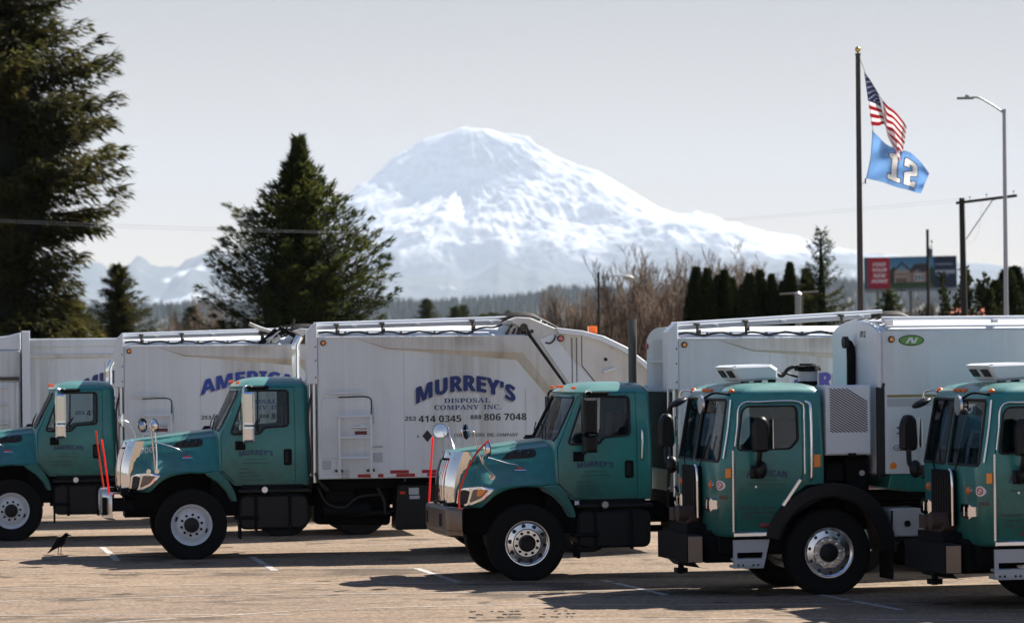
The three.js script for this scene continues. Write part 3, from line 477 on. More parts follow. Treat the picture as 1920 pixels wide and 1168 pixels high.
function bonnetTruck(o) {
  const t = thing('refuse_truck', o.label, 'garbage truck', [0, 0, 0], o.turn * Math.PI / 180, 'refuse trucks parked side by side');
  const P = (n, g, m) => part(t, n, g, m);
  // cab and door
  const cab = P('cab', CAB_GEO.cab, MAT.teal);
  part(cab, 'marker_light', box(0.05, 0.035, 0.09, 0.715, 2.585, 0.79, 0.01), MAT.orange);
  for (const z of [0.12, -0.12, 0, -0.79]) part(cab, 'marker_light', box(0.05, 0.035, 0.07, z < -0.5 ? 0.715 : 0.675, z < -0.5 ? 2.585 : 2.598, z, 0.01), MAT.orange);
  part(cab, 'grab_handle', tube([[1.60, 1.60, 1.0], [1.60, 1.62, 1.05], [1.60, 1.64, 1.055], [1.60, 2.0, 1.05], [1.60, 2.02, 0.99]], 0.016), MAT.chrome).visible = o.grab !== false;
  if (o.grab === false) cab.remove(cab.children[cab.children.length - 1]);
  const door = P('door', CAB_GEO.door, MAT.teal);
  part(door, 'door_handle', ext(round([[1.37, 1.36], [1.49, 1.36], [1.49, 1.6], [1.37, 1.6]], 0.03), 0.985, 1.014, 0.006), MAT.black);
  part(door, 'door_handle_grip', box(0.05, 0.17, 0.03, 1.42, 1.48, 1.022, 0.008), MAT.gloss);
  part(door, 'lettering', lettering(o.name, 0.075, 0.50, { arch: 0.32, x: 0.96, y: 1.52, z: 1.009 }), MAT.doortext);
  for (const [w, y] of [[0.3, 1.455], [0.42, 1.40]]) part(door, 'pinstripe', box(w, 0.006, 0.004, 0.96, y, 1.0085, 0.001), MAT.dimtext);
  (o.name === 'AMERICAN' ? ['TARE WEIGHT 24 000', 'GROSS WT 54 000'] : ['TARE WGT.', 'LEGAL WEIGHT', 'GROSS 54,000', '      TACOMA WA']).forEach((s, i) => part(door, 'small_print', lettering(s, 0.028, s.length * 0.024, { x: 0.80 + i * 0.03, y: 1.30 - i * 0.055, z: 1.0085 }), MAT.dimtext));
  P('window', join(SIDE_GLASS), MAT.glass); P('window', FAR_GLASS, MAT.glass); P('windshield', SHIELD_GLASS, o.glass || MAT.shield);
  P('rear_window', (() => { const g = new THREE.PlaneGeometry(1.24, 0.5); g.rotateY(Math.PI / 2); g.translate(1.655, 2.175, 0); return g; })(), MAT.dark_glass);
  P('window_seal', join(SIDE_SEAL, VENT_BAR), MAT.seal); P('window_seal', FAR_SEAL, MAT.seal); P('windshield_seal', SHIELD_SEAL, MAT.seal);
  P('wiper', tube([[0.36, 1.87, 0.35], [0.40, 2.0, 0.1], [0.44, 2.08, -0.15]], 0.008, 5), MAT.black); P('wiper', tube([[0.36, 1.87, -0.3], [0.40, 2.0, -0.5], [0.46, 2.1, -0.7]], 0.008, 5), MAT.black);
  P('wiper_arm', join(box(0.1, 0.05, 0.06, 0.34, 1.90, -0.62), box(0.12, 0.03, 0.3, 0.33, 1.885, -0.5)), MAT.black);
  P('seat', join(box(0.45, 0.14, 0.5, 1.28, 1.58, 0.5, 0.05), box(0.14, 0.62, 0.46, 1.53, 1.92, 0.5, 0.05), box(0.1, 0.2, 0.26, 1.55, 2.32, 0.5, 0.04)), MAT.seat);
  P('seat', join(box(0.45, 0.14, 0.5, 1.28, 1.58, -0.5, 0.05), box(0.14, 0.62, 0.46, 1.53, 1.92, -0.5, 0.05)), MAT.seat);
  P('steering_wheel', (() => { const g = new THREE.TorusGeometry(0.21, 0.017, 8, 26); g.rotateY(Math.PI / 2); g.rotateZ(-0.6); g.translate(0.93, 1.86, 0.5); return g; })(), MAT.black);
  P('dashboard', ext([[0.42, 1.3], [0.85, 1.3], [0.85, 1.72], [0.72, 1.86], [0.42, 1.87]], -0.9, 0.9, 0.02), MAT.inside);
  // hood and wings
  const hood = P('hood', HOOD, MAT.teal);
  P('engine', HOOD_LINER, MAT.black); P('engine_block', box(0.98, 0.72, 0.92, -0.05, 0.96, 0, 0.03), MAT.black); P('firewall', box(0.55, 0.72, 1.7, 0.58, 0.98, 0, 0.02), MAT.black);
  P('wing', WING_REAR, MAT.tealworn); P('wing', WING_REAR_FAR, MAT.tealworn);
  part(hood, 'air_vent', onSurface(VENT, hoodZ, 0.006), MAT.seal);
  for (let k = 0; k < 4; k++) part(hood, 'vent_bar', onSurface([[-0.20 + k * 0.1, 1.65 + 0.004 * k], [-0.19 + k * 0.1, 1.65 + 0.004 * k], [-0.17 + k * 0.1, 1.72 + 0.008 * k], [-0.18 + k * 0.1, 1.72 + 0.008 * k]], hoodZ, 0.011), MAT.black);
  part(hood, 'side_marker', (() => { const g = new THREE.SphereGeometry(1, 14, 8); g.scale(0.062, 0.024, 0.016); g.translate(-0.04, 1.50, hoodZ(-0.04, 1.50) + 0.002); return g; })(), MAT.redlens);
  part(hood, 'marker_rim', onSurface(round([[-0.12, 1.478], [0.04, 1.478], [0.035, 1.49], [-0.115, 1.49]], 0.006), hoodZ, 0.012), MAT.chrome);
  if (o.number) part(hood, 'number', onto(lettering(o.number, 0.085, 0.05 * o.number.length + 0.04, { x: -0.60, y: 1.56, lean: 0.16 }), hoodZ, 0.008), o.numberMat || MAT.blacktext);
  const grille = new THREE.Group(); grille.name = 'grille'; t.add(grille);
  part(grille, 'core', GRILLE.back, MAT.black);
  GRILLE.sides.forEach(g => part(grille, 'surround', g, MAT.chrome)); part(grille, 'surround', GRILLE.top, MAT.chrome); part(grille, 'surround', GRILLE.foot, MAT.chrome);
  GRILLE.slabs.forEach(g => part(grille, 'grille_slab', g, MAT.black));
  for (let k = -6; k <= 6; k++) part(grille, 'grille_rib', slab(k * 0.05 - 0.013, k * 0.05 + 0.013, 1.065, 1.615, 0.012, 0.012), MAT.chrome);
  for (const f of [g => g, mirrorZ]) {
    const h = new THREE.Group(); h.name = 'headlight'; t.add(h);
    part(h, 'bezel', f(LAMP_RIM), MAT.chrome); part(h, 'bowl', f(LAMP_BOWL), MAT.gloss); part(h, 'turn_signal', f(LAMP_TURN), o.lampMat || MAT.brownplate);
    if (o.lampAmber) part(h, 'amber_lens', f(lampPatch(round([[0.92, 1.14], [0.99, 1.15], [1.05, 1.23], [0.93, 1.23]], 0.02), 0.03)), MAT.amber);
  }
  const bumper = P('bumper', BUMPERS[o.bumperShape || 'flat'], o.bumper || MAT.steel); const bx = o.bumperShape ? -1.11 : -1.30;
  part(bumper, 'bumper_back', o.bumperShape ? box(0.1, 0.3, 2.0, -0.89, 0.8, 0, 0.02) : join(box(0.5, 0.16, 0.1, -1.06, 0.78, 0.5), box(0.5, 0.16, 0.1, -1.06, 0.78, -0.5), box(0.06, 0.26, 2.1, -1.27, 0.8, 0)), MAT.black);
  for (const z of [-0.55, 0.55]) part(bumper, 'tow_slot', box(0.02, 0.17, 0.22, bx + 0.01, 0.82, z, 0.01), MAT.black);
  if (!o.bumperShape) part(bumper, 'number_plate', box(0.012, 0.16, 0.32, bx - 0.015, 0.86, 0.05, 0.003), MAT.tapewhite);
  P('radiator_skirt', join(box(0.12, 0.1, 1.3, -0.95, 0.985, 0, 0.02), box(0.9, 0.3, 0.9, -0.5, 0.75, 0, 0.05)), MAT.black);
  // mirrors on the doors
  for (const s of [1, -1]) {
    const m = new THREE.Group(); m.name = 'door_mirror'; t.add(m);
    const chrome = o.mirror === 'chrome', M = chrome ? MAT.chrome : MAT.gloss, mx = s > 0 ? 0.80 : 0.78;
    part(m, 'mirror_arm', tube([[0.93, 2.50, s * 0.93], [0.88, 2.53, s * 1.08], [mx, 2.53, s * 1.2], [mx - 0.03, 2.50, s * 1.24], [mx - 0.03, 1.9, s * 1.24], [mx, 1.74, s * 1.18], [mx - 0.06, 1.66, s * 1.0]], 0.017, 6, 40), chrome ? MAT.chrome : MAT.gloss);
    part(m, 'arm_cover', box(0.32, 0.05, 0.08, 1.0, 2.51, s * 0.965, 0.02), MAT.black);
    part(m, 'mirror_head', box(chrome ? 0.17 : 0.19, 0.48, 0.24, mx + 0.03, 2.21, s * 1.27, 0.03), M);
    part(m, 'mirror_head', box(chrome ? 0.17 : 0.18, 0.22, 0.24, mx + 0.03, 1.83, s * 1.27, 0.03), M);
    part(m, 'mirror_glass', box(0.008, 0.44, 0.2, mx + (chrome ? 0.118 : 0.128), 2.21, s * 1.27, 0.002), MAT.mirror);
    part(m, 'mirror_foot', box(0.15, 0.13, 0.06, 0.73, 1.66, s * 1.015, 0.03), MAT.black);
  }
  // convex mirrors on stalks at the nose
  (o.nose || []).forEach(n => {
    const g = new THREE.Group(); g.name = 'hood_mirror'; t.add(g);
    const head = (() => { const q = latheZ([[0.0005, -0.055], [0.05, -0.05], [0.085, -0.03], [0.1, 0], [0.1, 0.008], [0.0005, 0.012]], 24); q.applyQuaternion(new THREE.Quaternion().setFromUnitVectors(V(0, 0, 1), V(...n.face).normalize())); q.translate(...n.head); return q; })();
    part(g, 'mirror_bowl', head, MAT.chrome);
    part(g, 'mirror_rim', (() => { const q = new THREE.TorusGeometry(0.1, 0.007, 6, 28); q.applyQuaternion(new THREE.Quaternion().setFromUnitVectors(V(0, 0, 1), V(...n.face).normalize())); q.translate(...n.head); return q; })(), MAT.black);
    n.stalks.forEach(s => part(g, 'stalk', tube(s, 0.0115, 6), MAT.chrome));
    part(g, 'stalk_foot', cylZ(0.035, 0.03, ...n.foot, 12), MAT.chrome);
  });
  (o.flags || []).forEach(([pts, m]) => P('bumper_guide', tube(pts, 0.014, 6, 24), m));
  // chassis
  P('chassis_rail', box(8.2, 0.26, 0.09, 3.3, 0.86, 0.42), MAT.black); P('chassis_rail', box(8.2, 0.26, 0.09, 3.3, 0.86, -0.42), MAT.black);
  P('front_axle', join(cylZ(0.07, 1.7, 0, 0.47, 0, 12), box(0.9, 0.06, 0.1, 0, 0.62, 0.5), box(0.9, 0.06, 0.1, 0, 0.62, -0.5), box(0.7, 0.35, 0.8, 0.2, 0.72, 0, 0.08)), MAT.black);
  const tank = P('fuel_tank', join(ext(round([[0.70, 0.42], [1.72, 0.42], [1.72, 0.93], [0.70, 0.93]], 0.12, 5), 0.45, 1.02, 0.03), box(1.06, 0.05, 0.26, 1.22, 0.985, 0.9)), MAT.gloss);
  part(tank, 'tank_cap', cylZ(0.045, 0.06, 1.08, 1.005, 1.04, 14), MAT.steel); part(tank, 'tank_strap', box(0.05, 0.54, 0.03, 0.95, 0.67, 1.025), MAT.black); part(tank, 'tank_strap', box(0.05, 0.54, 0.03, 1.45, 0.67, 1.025), MAT.black);
  P('cab_step', join(box(0.35, 0.05, 0.3, 0.82, 0.60, 0.92), box(0.9, 0.09, 0.3, 1.2, 1.035, 0.85)), MAT.black);
  if (o.label2) part(tank, 'decal', box(0.06, 0.06, 0.004, 0.70, 1.03, 1.003, 0.001), MAT.tapewhite);
  P('mud_flap', box(0.03, 0.55, 0.38, 0.72, 0.56, 0.85), MAT.rubber);
  if (o.stack === 'chrome') { const [sx, sy, sz] = o.stackAt; P('exhaust_stack', tube([[sx, 2.3, sz], [sx, sy - 0.3, sz], [sx + 0.005, sy - 0.12, sz], [sx + 0.07, sy, sz]], 0.062, 14), MAT.chrome); P('exhaust_shield', cylY(0.072, 1.5, sx, 1.75, sz, 14), MAT.stack); }
  else if (o.stack === 'tall') P('exhaust_stack', bar([1.90, 1.2, -0.92], [1.90, 3.53, -0.92], 0.062, 16), MAT.stack);
  wheel(t, 0, 0.95, 1, o.wheels, 1, o.spin); wheel(t, 0, -0.95, -1, o.wheels, 1, 0.5);
  for (const x of [4.55, 5.85]) for (const s of [1, -1]) { wheel(t, x, s * 0.98, s, 'dual'); part(t, 'inner_tyre', TYRE, MAT.rubber).position.set(x, 0.505, s * 0.64); }
  P('rear_axle', join(cylZ(0.09, 1.8, 4.55, 0.5, 0, 12), cylZ(0.09, 1.8, 5.85, 0.5, 0, 12), cylX(0.05, 2.6, 3.2, 0.62, 0, 10)), MAT.black);
  loaderBody(t, o);
  return t;
}
// ------------------------------------------------------------------ the white packer body of a rear loader and its curved tailgate
const B_NEAR = 1.16, B_FAR = -0.86;
const archRoof = (h, inset = 0) => { const m = (B_NEAR + B_FAR) / 2, hw = (B_NEAR - B_FAR) / 2 - inset, pts = []; for (let k = 0; k <= 14; k++) { const u = mix(1, -1, k / 14); pts.push([m + hw * u, h + 0.17 * Math.pow(1 - Math.pow(Math.abs(u), 2.6), 0.8)]); } return pts; };
function letterBlock(body, o, x, z) {
  const L = (n, g, m) => part(body, n, g, m);
  const name = o.name, w = o.nameWidth || 1.47, m = o.textMat || MAT.bluetext, cx = x + 2.2;
  L('lettering_shade', heavy(lettering(name, 0.222, w, { arch: o.arch || 0.33, x: cx - 0.022, y: (o.nameY || 2.43) - 0.025, z: z + 0.005 }), 0.014), MAT.shadetext);
  L('lettering', heavy(lettering(name, 0.222, w, { arch: o.arch || 0.33, x: cx, y: o.nameY || 2.43, z: z + 0.009 }), 0.012), m);
  L('lettering', lettering('DISPOSAL', 0.068, 0.69, { serif: true, x: cx + 0.02, y: 2.25, z: z + 0.004 }), m);
  L('lettering', lettering('COMPANY  INC.', 0.068, 1.0, { serif: true, x: cx + 0.03, y: 2.15, z: z + 0.004 }), m);
  L('lettering', lettering('253', 0.062, 0.165, { x: x + 1.37, y: 1.995, z: z + 0.004 }), MAT.blacktext);
  L('lettering', lettering('414 0345', 0.098, 0.64, { x: x + 1.81, y: 1.97, z: z + 0.004 }), MAT.blacktext);
  L('lettering', lettering('888', 0.062, 0.165, { x: x + 2.35, y: 2.005, z: z + 0.004 }), MAT.blacktext);
  L('lettering', lettering('806 7048', 0.098, 0.64, { x: x + 2.79, y: 1.985, z: z + 0.004 }), MAT.blacktext);
  L('lettering', lettering('A', 0.04, 0.045, { serif: true, x: x + 1.48, y: 1.745, z: z + 0.004 }), MAT.blacktext);
  L('lettering', lettering('WASTE  CONNECTIONS  INC.', 0.05, 0.88, { serif: true, x: x + 2.2, y: 1.745, z: z + 0.004 }), MAT.blacktext);
  L('lettering', lettering('COMPANY', 0.045, 0.32, { serif: true, x: x + 2.82, y: 1.745, z: z + 0.004 }), MAT.blacktext);
  const d = new THREE.Shape(); d.moveTo(-0.075, 0); d.lineTo(0, -0.09); d.lineTo(0.075, 0); d.lineTo(0, 0.09); d.closePath(); const hole = new THREE.Path(); hole.absarc(0, 0, 0.034, 0, 6.283, true); d.holes.push(hole);
  const g = new THREE.ShapeGeometry(d, 10); g.translate(x + 1.62, 1.765, z + 0.004);
  const h = new THREE.RingGeometry(0.012, 0.022, 14, 1, 0.6, 4.9); h.translate(x + 1.625, 1.765, z + 0.004);
  L('logo', join(g, h), MAT.blacktext);
}
function raisedBeam(x, z) {                                            // the pressed strengthening beam: its face stands proud, its underside slopes back to the wall
  const top = [[0.50, 3.235, 0.004], [1.04, 3.075, 0.03], [3.05, 2.985, 0.11], [3.58, 2.31, 0.11], [4.14, 1.56, 0.10]], base = [[0.50, 3.234, 0.002], [1.03, 3.06, 0.002], [2.97, 2.875, 0.002], [3.45, 2.31, 0.002], [3.98, 1.56, 0.002]], right = [[3.13, 3.235, 0.09], [3.62, 2.55, 0.11], [4.30, 1.56, 0.10]];
  const tri = [], q = (a, b, c, d) => tri.push(...a, ...b, ...c, ...a, ...c, ...d), W = p => [x + p[0], p[1], z + p[2]];
  const T = top.map(W), B = base.map(W), R = right.map(W);
  for (let i = 0; i < 4; i++) q(B[i], B[i + 1], T[i + 1], T[i]);
  tri.push(...T[0], ...T[1], ...R[0]); tri.push(...T[1], ...T[2], ...R[0]); q(T[2], T[3], R[1], R[0]); q(T[3], T[4], R[2], R[1]);
  q(R[0], R[1], [R[1][0] + 0.01, R[1][1], z - 0.02], [R[0][0] + 0.01, R[0][1], z - 0.02]); q(R[1], R[2], [R[2][0] + 0.01, R[2][1], z - 0.02], [R[1][0] + 0.01, R[1][1], z - 0.02]);
  q(T[4], B[4], [R[2][0], R[2][1], z], R[2]); q(T[0], R[0], [R[0][0], R[0][1] + 0.005, z - 0.02], [T[0][0], T[0][1] + 0.005, z - 0.02]);
  const g = new THREE.BufferGeometry(); g.setAttribute('position', new THREE.Float32BufferAttribute(tri, 3)); g.computeVertexNormals(); return metric(g);
}
function loaderBody(t, o) {
  const x = o.bodyX, z = B_NEAR, end = x + 3.12;
  const P = (n, g, m) => part(t, n, g, m);
  const body = P('body', metric(ext([[x, 1.15], [x, 3.235], [end, 3.235], [x + 3.62, 2.55], [x + 4.30, 1.6], [x + 4.42, 1.15]], B_FAR, B_NEAR, 0.012)), o.bodyMat || MAT.white);
  const Q = (n, g, m) => part(body, n, g, m);
  Q('roof', metric((() => { const a = archRoof(3.232), rows = [x + 0.002, x + 0.9, x + 1.8, end - 0.01].map(xx => a.map(([zz, y]) => [xx, y, zz])); const cap = k => { const xx = k ? end - 0.01 : x + 0.002; return sheet([a.map(([zz, y]) => [xx, y, zz]), a.map(([zz]) => [xx, 3.225, zz])], 0); }; return join(sheet(rows, 0.5), cap(0), cap(1)); })()), MAT.plainwhite);
  Q('raised_beam', raisedBeam(x, z), MAT.worn);
  const seam = Q('roof_lip', metric(box(3.1, 0.035, 0.05, x + 1.55, 3.235, z - 0.01, 0.008)), MAT.plainwhite);
  // front corner: cable cover and the pipes below it
  Q('corner_cover', metric(ext([[x - 0.155, 2.55], [x - 0.005, 2.55], [x - 0.005, 3.46], [x - 0.02, 3.46], [x - 0.155, 3.33]], z - 0.26, z + 0.03, 0.012)), MAT.plainwhite);
  for (const [yy] of [[3.1], [2.9], [2.65]]) Q('rivet', cylZ(0.012, 0.01, x - 0.03, yy, z + 0.032, 8), MAT.grease);
  Q('hydraulic_pipe', join(bar([x - 0.05, 1.1, z - 0.06], [x - 0.05, 2.56, z - 0.06], 0.028), bar([x - 0.10, 1.2, z - 0.2], [x - 0.10, 2.56, z - 0.2], 0.02)), MAT.steel);
  Q('hydraulic_hose', join(tube([[x - 0.03, 3.1, z - 0.03], [x + 0.0, 2.7, z - 0.05], [x - 0.13, 2.2, z - 0.1], [x - 0.12, 1.5, z - 0.12], [x - 0.1, 0.95, z - 0.3]], 0.02, 6), tube([[x - 0.05, 1.25, z - 0.03], [x + 0.02, 1.1, z - 0.06], [x + 0.15, 0.98, z - 0.2]], 0.025, 6)), MAT.hose);
  // lifting rails along the roof edge
  const rise = o.rise || 0.06, yr = 3.385;
  Q('roof_rail', bar([x - 0.02, yr, z - 0.17], [x + 2.75, yr + rise, z - 0.17], 0.036, 10), MAT.grey);
  Q('roof_rail', bar([x - 0.02, yr + 0.05, z - 0.30], [x + 2.95, yr + rise + 0.06, z - 0.30], 0.03, 10), MAT.plainwhite);
  const hosePts = []; for (let k = 0; k <= 22; k++) hosePts.push([x + 0.02 + k * 0.125, 3.30 + 0.02 * Math.sin(k * 1.7) + (k > 18 ? (k - 18) * 0.028 : 0), z - 0.055 + 0.012 * Math.sin(k * 2.3)]);
  Q('hydraulic_hose', tube(hosePts, 0.017, 6, 80), MAT.hose);
  for (const [px, h] of [[0.30, 1], [0.55, 0], [0.98, 1], [1.5, 0], [2.33, 1], [2.6, 0]]) {
    const y = yr + rise * px / 2.75;
    Q('rail_clamp', h ? join(box(0.035, 0.21, 0.04, x + px, y - 0.06, z - 0.125), box(0.07, 0.03, 0.11, x + px, y + 0.035, z - 0.17), box(0.06, 0.06, 0.05, x + px + 0.01, y - 0.07, z - 0.09)) : join(box(0.07, 0.05, 0.08, x + px, y + 0.0, z - 0.14)), h ? MAT.grease : MAT.grey);
  }
  for (const px of [0.42, 0.75, 1.25, 1.75, 2.1]) Q('hose_clip', box(0.03, 0.045, 0.05, x + px, 3.30, z - 0.05), MAT.grease);
  // side fittings
  const lamp = Q('side_marker', cylZ(0.042, 0.02, x + 0.085, 3.155, z + 0.008, 18), MAT.seal); part(lamp, 'lens', cylZ(0.026, 0.02, x + 0.085, 3.155, z + 0.018, 16), MAT.amber);
  if (o.plainSide !== true) {
    Q('grab_rail', join(bar([x + 0.13, 2.41, z + 0.05], [x + 0.66, 2.42, z + 0.05], 0.014), bar([x + 0.15, 2.41, z], [x + 0.15, 2.41, z + 0.05], 0.012), bar([x + 0.64, 2.42, z], [x + 0.64, 2.42, z + 0.05], 0.012)), MAT.plainwhite);
    const door = Q('access_door', metric(ext(round([[x + 0.055, 1.46], [x + 0.785, 1.46], [x + 0.785, 2.35], [x + 0.055, 2.35]], 0.05), z - 0.01, z + 0.012, 0.004)), MAT.white);
    part(door, 'door_seal', tube([[x + 0.30, 2.352, z + 0.014], [x + 0.74, 2.352, z + 0.014], [x + 0.785, 2.32, z + 0.014], [x + 0.787, 2.1, z + 0.014]], 0.009, 5), MAT.seal);
    part(door, 'latch', join(box(0.24, 0.035, 0.03, x + 0.61, 1.91, z + 0.03), box(0.1, 0.07, 0.025, x + 0.66, 1.915, z + 0.022)), MAT.steel);
    part(door, 'warning_label', box(0.18, 0.055, 0.004, x + 0.63, 1.825, z + 0.0145, 0.001), MAT.maroon); part(door, 'warning_label', box(0.16, 0.02, 0.004, x + 0.63, 1.79, z + 0.0145, 0.001), MAT.tapewhite);
    const ladder = Q('ladder', join(bar([x + 0.30, 1.24, z + 0.11], [x + 0.30, 2.08, z + 0.11], 0.017), bar([x + 0.77, 1.24, z + 0.11], [x + 0.77, 2.08, z + 0.11], 0.017), box(0.04, 0.04, 0.12, x + 0.30, 1.27, z + 0.055), box(0.04, 0.04, 0.12, x + 0.77, 1.27, z + 0.055), box(0.03, 0.03, 0.12, x + 0.30, 2.05, z + 0.055), box(0.03, 0.03, 0.12, x + 0.77, 2.05, z + 0.055)), MAT.plainwhite);
    for (const y of [2.07, 1.76, 1.46]) part(ladder, 'rung', box(0.47, 0.03, 0.05, x + 0.535, y, z + 0.11), MAT.plainwhite);
    for (const [lx, ly] of [[0.30, 1.24], [0.77, 1.24]]) part(ladder, 'bolt', join(cylZ(0.022, 0.03, x + lx - 0.04, ly + 0.03, z + 0.02, 8), cylZ(0.022, 0.03, x + lx + 0.04, ly + 0.03, z + 0.02, 8)), MAT.grease);
    Q('conduit', bar([x + 0.84, 1.95, z + 0.02], [x + 0.84, 2.2, z + 0.02], 0.014), MAT.plainwhite);
    Q('bracket', join(box(0.14, 0.02, 0.03, x + 0.88, 1.62, z + 0.012), box(0.14, 0.14, 0.012, x + 0.88, 1.46, z + 0.004), box(0.13, 0.13, 0.01, x + 0.12, 1.36, z + 0.004), box(0.1, 0.12, 0.02, x + 0.40, 1.22, z + 0.01)), MAT.grey);
    const tape = (a, b, y, m) => Q('reflective_tape', box(b - a, 0.048, 0.004, x + (a + b) / 2, y, z + 0.003, 0.001), m);
    for (const [a, b] of [[1.06, 1.34], [1.53, 1.81], [2.0, 2.28], [2.47, 2.75], [2.95, 3.2], [3.4, 3.68]]) tape(a, b, 1.243, MAT.tapered);
    for (const [a, b] of [[0.9, 1.06], [1.34, 1.53], [1.81, 2.0], [2.28, 2.47]]) tape(a, b, 1.243, MAT.tapewhite);
    for (const [a, b] of [[0.58, 0.77], [0.88, 0.96], [1.15, 1.43], [1.61, 1.89], [2.1, 2.38], [2.55, 2.8]]) tape(a, b, 1.191, MAT.tapered);
    for (const [a, b] of [[0.96, 1.15], [1.43, 1.61], [1.89, 2.1]]) tape(a, b, 1.191, MAT.tapewhite);
    Q('panel_seam', join(box(0.006, 1.0, 0.004, x + 3.1, 1.95, z + 0.002, 0.001), box(0.005, 2.0, 0.003, x + 1.28, 2.1, z + 0.001, 0.001)), MAT.shadetext);
  }
  letterBlock(body, o, x, z);
  if (o.frontOpening) {
    Q('front_opening', box(0.02, 1.05, 1.5, x - 0.008, 1.98, 0.02, 0.004), MAT.seal);
    Q('front_frame', join(box(0.05, 0.05, 1.85, x - 0.02, 2.54, 0.12), box(0.05, 1.5, 0.07, x - 0.02, 1.85, B_FAR + 0.05), box(0.05, 0.05, 1.85, x - 0.02, 1.42, 0.12), box(0.04, 0.03, 1.8, x - 0.015, 2.93, 0.12)), MAT.plainwhite);
    Q('front_marker', cylX(0.04, 0.03, x - 0.01, 3.14, B_FAR + 0.1, 14), MAT.redlens);
    Q('cable_plate', box(0.02, 0.1, 0.06, x - 0.012, 3.03, 0.55), MAT.black);
  }
  // hinge gear on the roof and the tailgate
  Q('hinge_gusset', join(ext([[x + 2.86, 3.24], [x + 3.02, 3.46], [x + 3.14, 3.5], [x + 3.3, 3.24]], z - 0.30, z - 0.10, 0.01), ext([[x + 2.74, 3.24], [x + 2.98, 3.24], [x + 3.0, 3.42]], z - 0.08, z - 0.03, 0.008)), MAT.worn);
  Q('hinge_pin', join(cylZ(0.06, 0.3, x + 3.08, 3.36, z - 0.12, 14), cylZ(0.03, 0.1, x + 3.2, 3.3, z - 0.02, 10)), MAT.grease);
  for (const [a, b] of [[[2.98, 3.26], [3.08, 3.46]], [[3.06, 3.26], [3.11, 3.47]], [[3.16, 3.28], [3.13, 3.46]]]) Q('gusset_rib', bar([x + a[0], a[1], z - 0.03], [x + b[0], b[1], z - 0.13], 0.016, 6), MAT.grease);
  const arc = [[3.165, 3.27], [2.85, 3.47], [2.98, 3.515], [3.18, 3.50], [3.42, 3.40], [3.60, 3.325], [3.95, 3.285], [4.28, 3.20], [4.62, 3.035], [4.88, 2.83], [5.10, 2.62], [5.38, 2.2], [5.55, 1.6], [5.55, 0.78], [4.62, 0.72], [4.46, 1.15], [4.35, 1.58], [3.67, 2.55]];
  const gate = P('tailgate', metric(ext(arc.map(([a, b]) => [x + a, b]), B_FAR - 0.02, z + 0.02, 0.012)), MAT.worn);
  const G = (n, g, m) => part(gate, n, g, m);
  G('arched_rim', metric(ext([[3.56, 3.35], [3.95, 3.305], [4.28, 3.22], [4.63, 3.05], [4.90, 2.84], [5.12, 2.62], [5.05, 2.60], [4.83, 2.79], [4.58, 2.975], [4.25, 3.135], [3.93, 3.225], [3.6, 3.26]].map(([a, b]) => [x + a, b]), z - 0.1, z + 0.075, 0.01)), MAT.plainwhite);
  G('gate_seam', join(ext([[3.14, 3.28], [3.17, 3.28], [3.68, 2.55], [4.37, 1.58], [4.34, 1.58], [3.645, 2.55]].map(([a, b]) => [x + a, b]), z + 0.016, z + 0.036, 0.002), tube([[x + 3.10, 3.40, z + 0.01], [x + 3.2, 3.2, z + 0.03], [x + 3.62, 2.6, z + 0.03]], 0.02, 6)), MAT.seal);
  G('gate_plate', metric(ext([[3.30, 3.18], [3.52, 3.26], [3.60, 3.15], [3.82, 2.85], [4.12, 2.55], [4.2, 2.3], [3.9, 2.3]].map(([a, b]) => [x + a, b]), z + 0.015, z + 0.035, 0.006)), MAT.white);
  for (const [a, c] of [[3.80, 2.3], [3.87, 2.3]]) G('gate_slot', box(0.012, 0.9, 0.004, x + a, 2.75, z + 0.038, 0.001), MAT.grease);
  G('gate_slot', join(box(0.012, 0.45, 0.004, x + 3.95, 3.0, z + 0.022, 0.001)), MAT.grease); G('gate_slot', bar([x + 3.95, 2.78, z + 0.02], [x + 4.24, 2.42, z + 0.02], 0.008, 5), MAT.grease);
  const tail = G('tail_light', cylZ(0.05, 0.03, x + 3.63, 3.19, z + 0.04, 18), MAT.seal); part(tail, 'lens', cylZ(0.034, 0.03, x + 3.63, 3.19, z + 0.05, 16), MAT.redlens);
  G('lamp_cable', tube([[x + 3.4, 3.13, z + 0.03], [x + 3.47, 3.12, z + 0.05], [x + 3.53, 3.17, z + 0.05], [x + 3.55, 3.235, z + 0.03]], 0.012, 6), MAT.hose);
  G('porthole', cylZ(0.028, 0.01, x + 4.31, 2.87, z + 0.022, 16), MAT.seal);
  G('gate_bracket', (() => { const g = join(box(0.2, 0.045, 0.05, 0, 0, 0), cylZ(0.014, 0.07, -0.05, 0, 0, 8), cylZ(0.014, 0.07, 0.05, 0, 0, 8)); g.rotateZ(0.3); g.translate(x + 4.36, 2.71, z + 0.04); return g; })(), MAT.plainwhite);
  for (const [a, b] of [[4.42, 3.04], [4.7, 2.9]]) G('gate_bolt', cylZ(0.02, 0.03, x + a, b, z + 0.03, 10), MAT.grey);
  if (o.beacon) { const b = G('beacon', box(0.13, 0.11, 0.14, x + 4.14, 3.315, z - 0.12, 0.03), MAT.orange); part(b, 'beacon_foot', box(0.12, 0.03, 0.12, x + 4.14, 3.25, z - 0.12), MAT.black); }
  // hoses over the hinge, scraps caught on the roof
  const rr = rng(o.seed || 5), over = [];
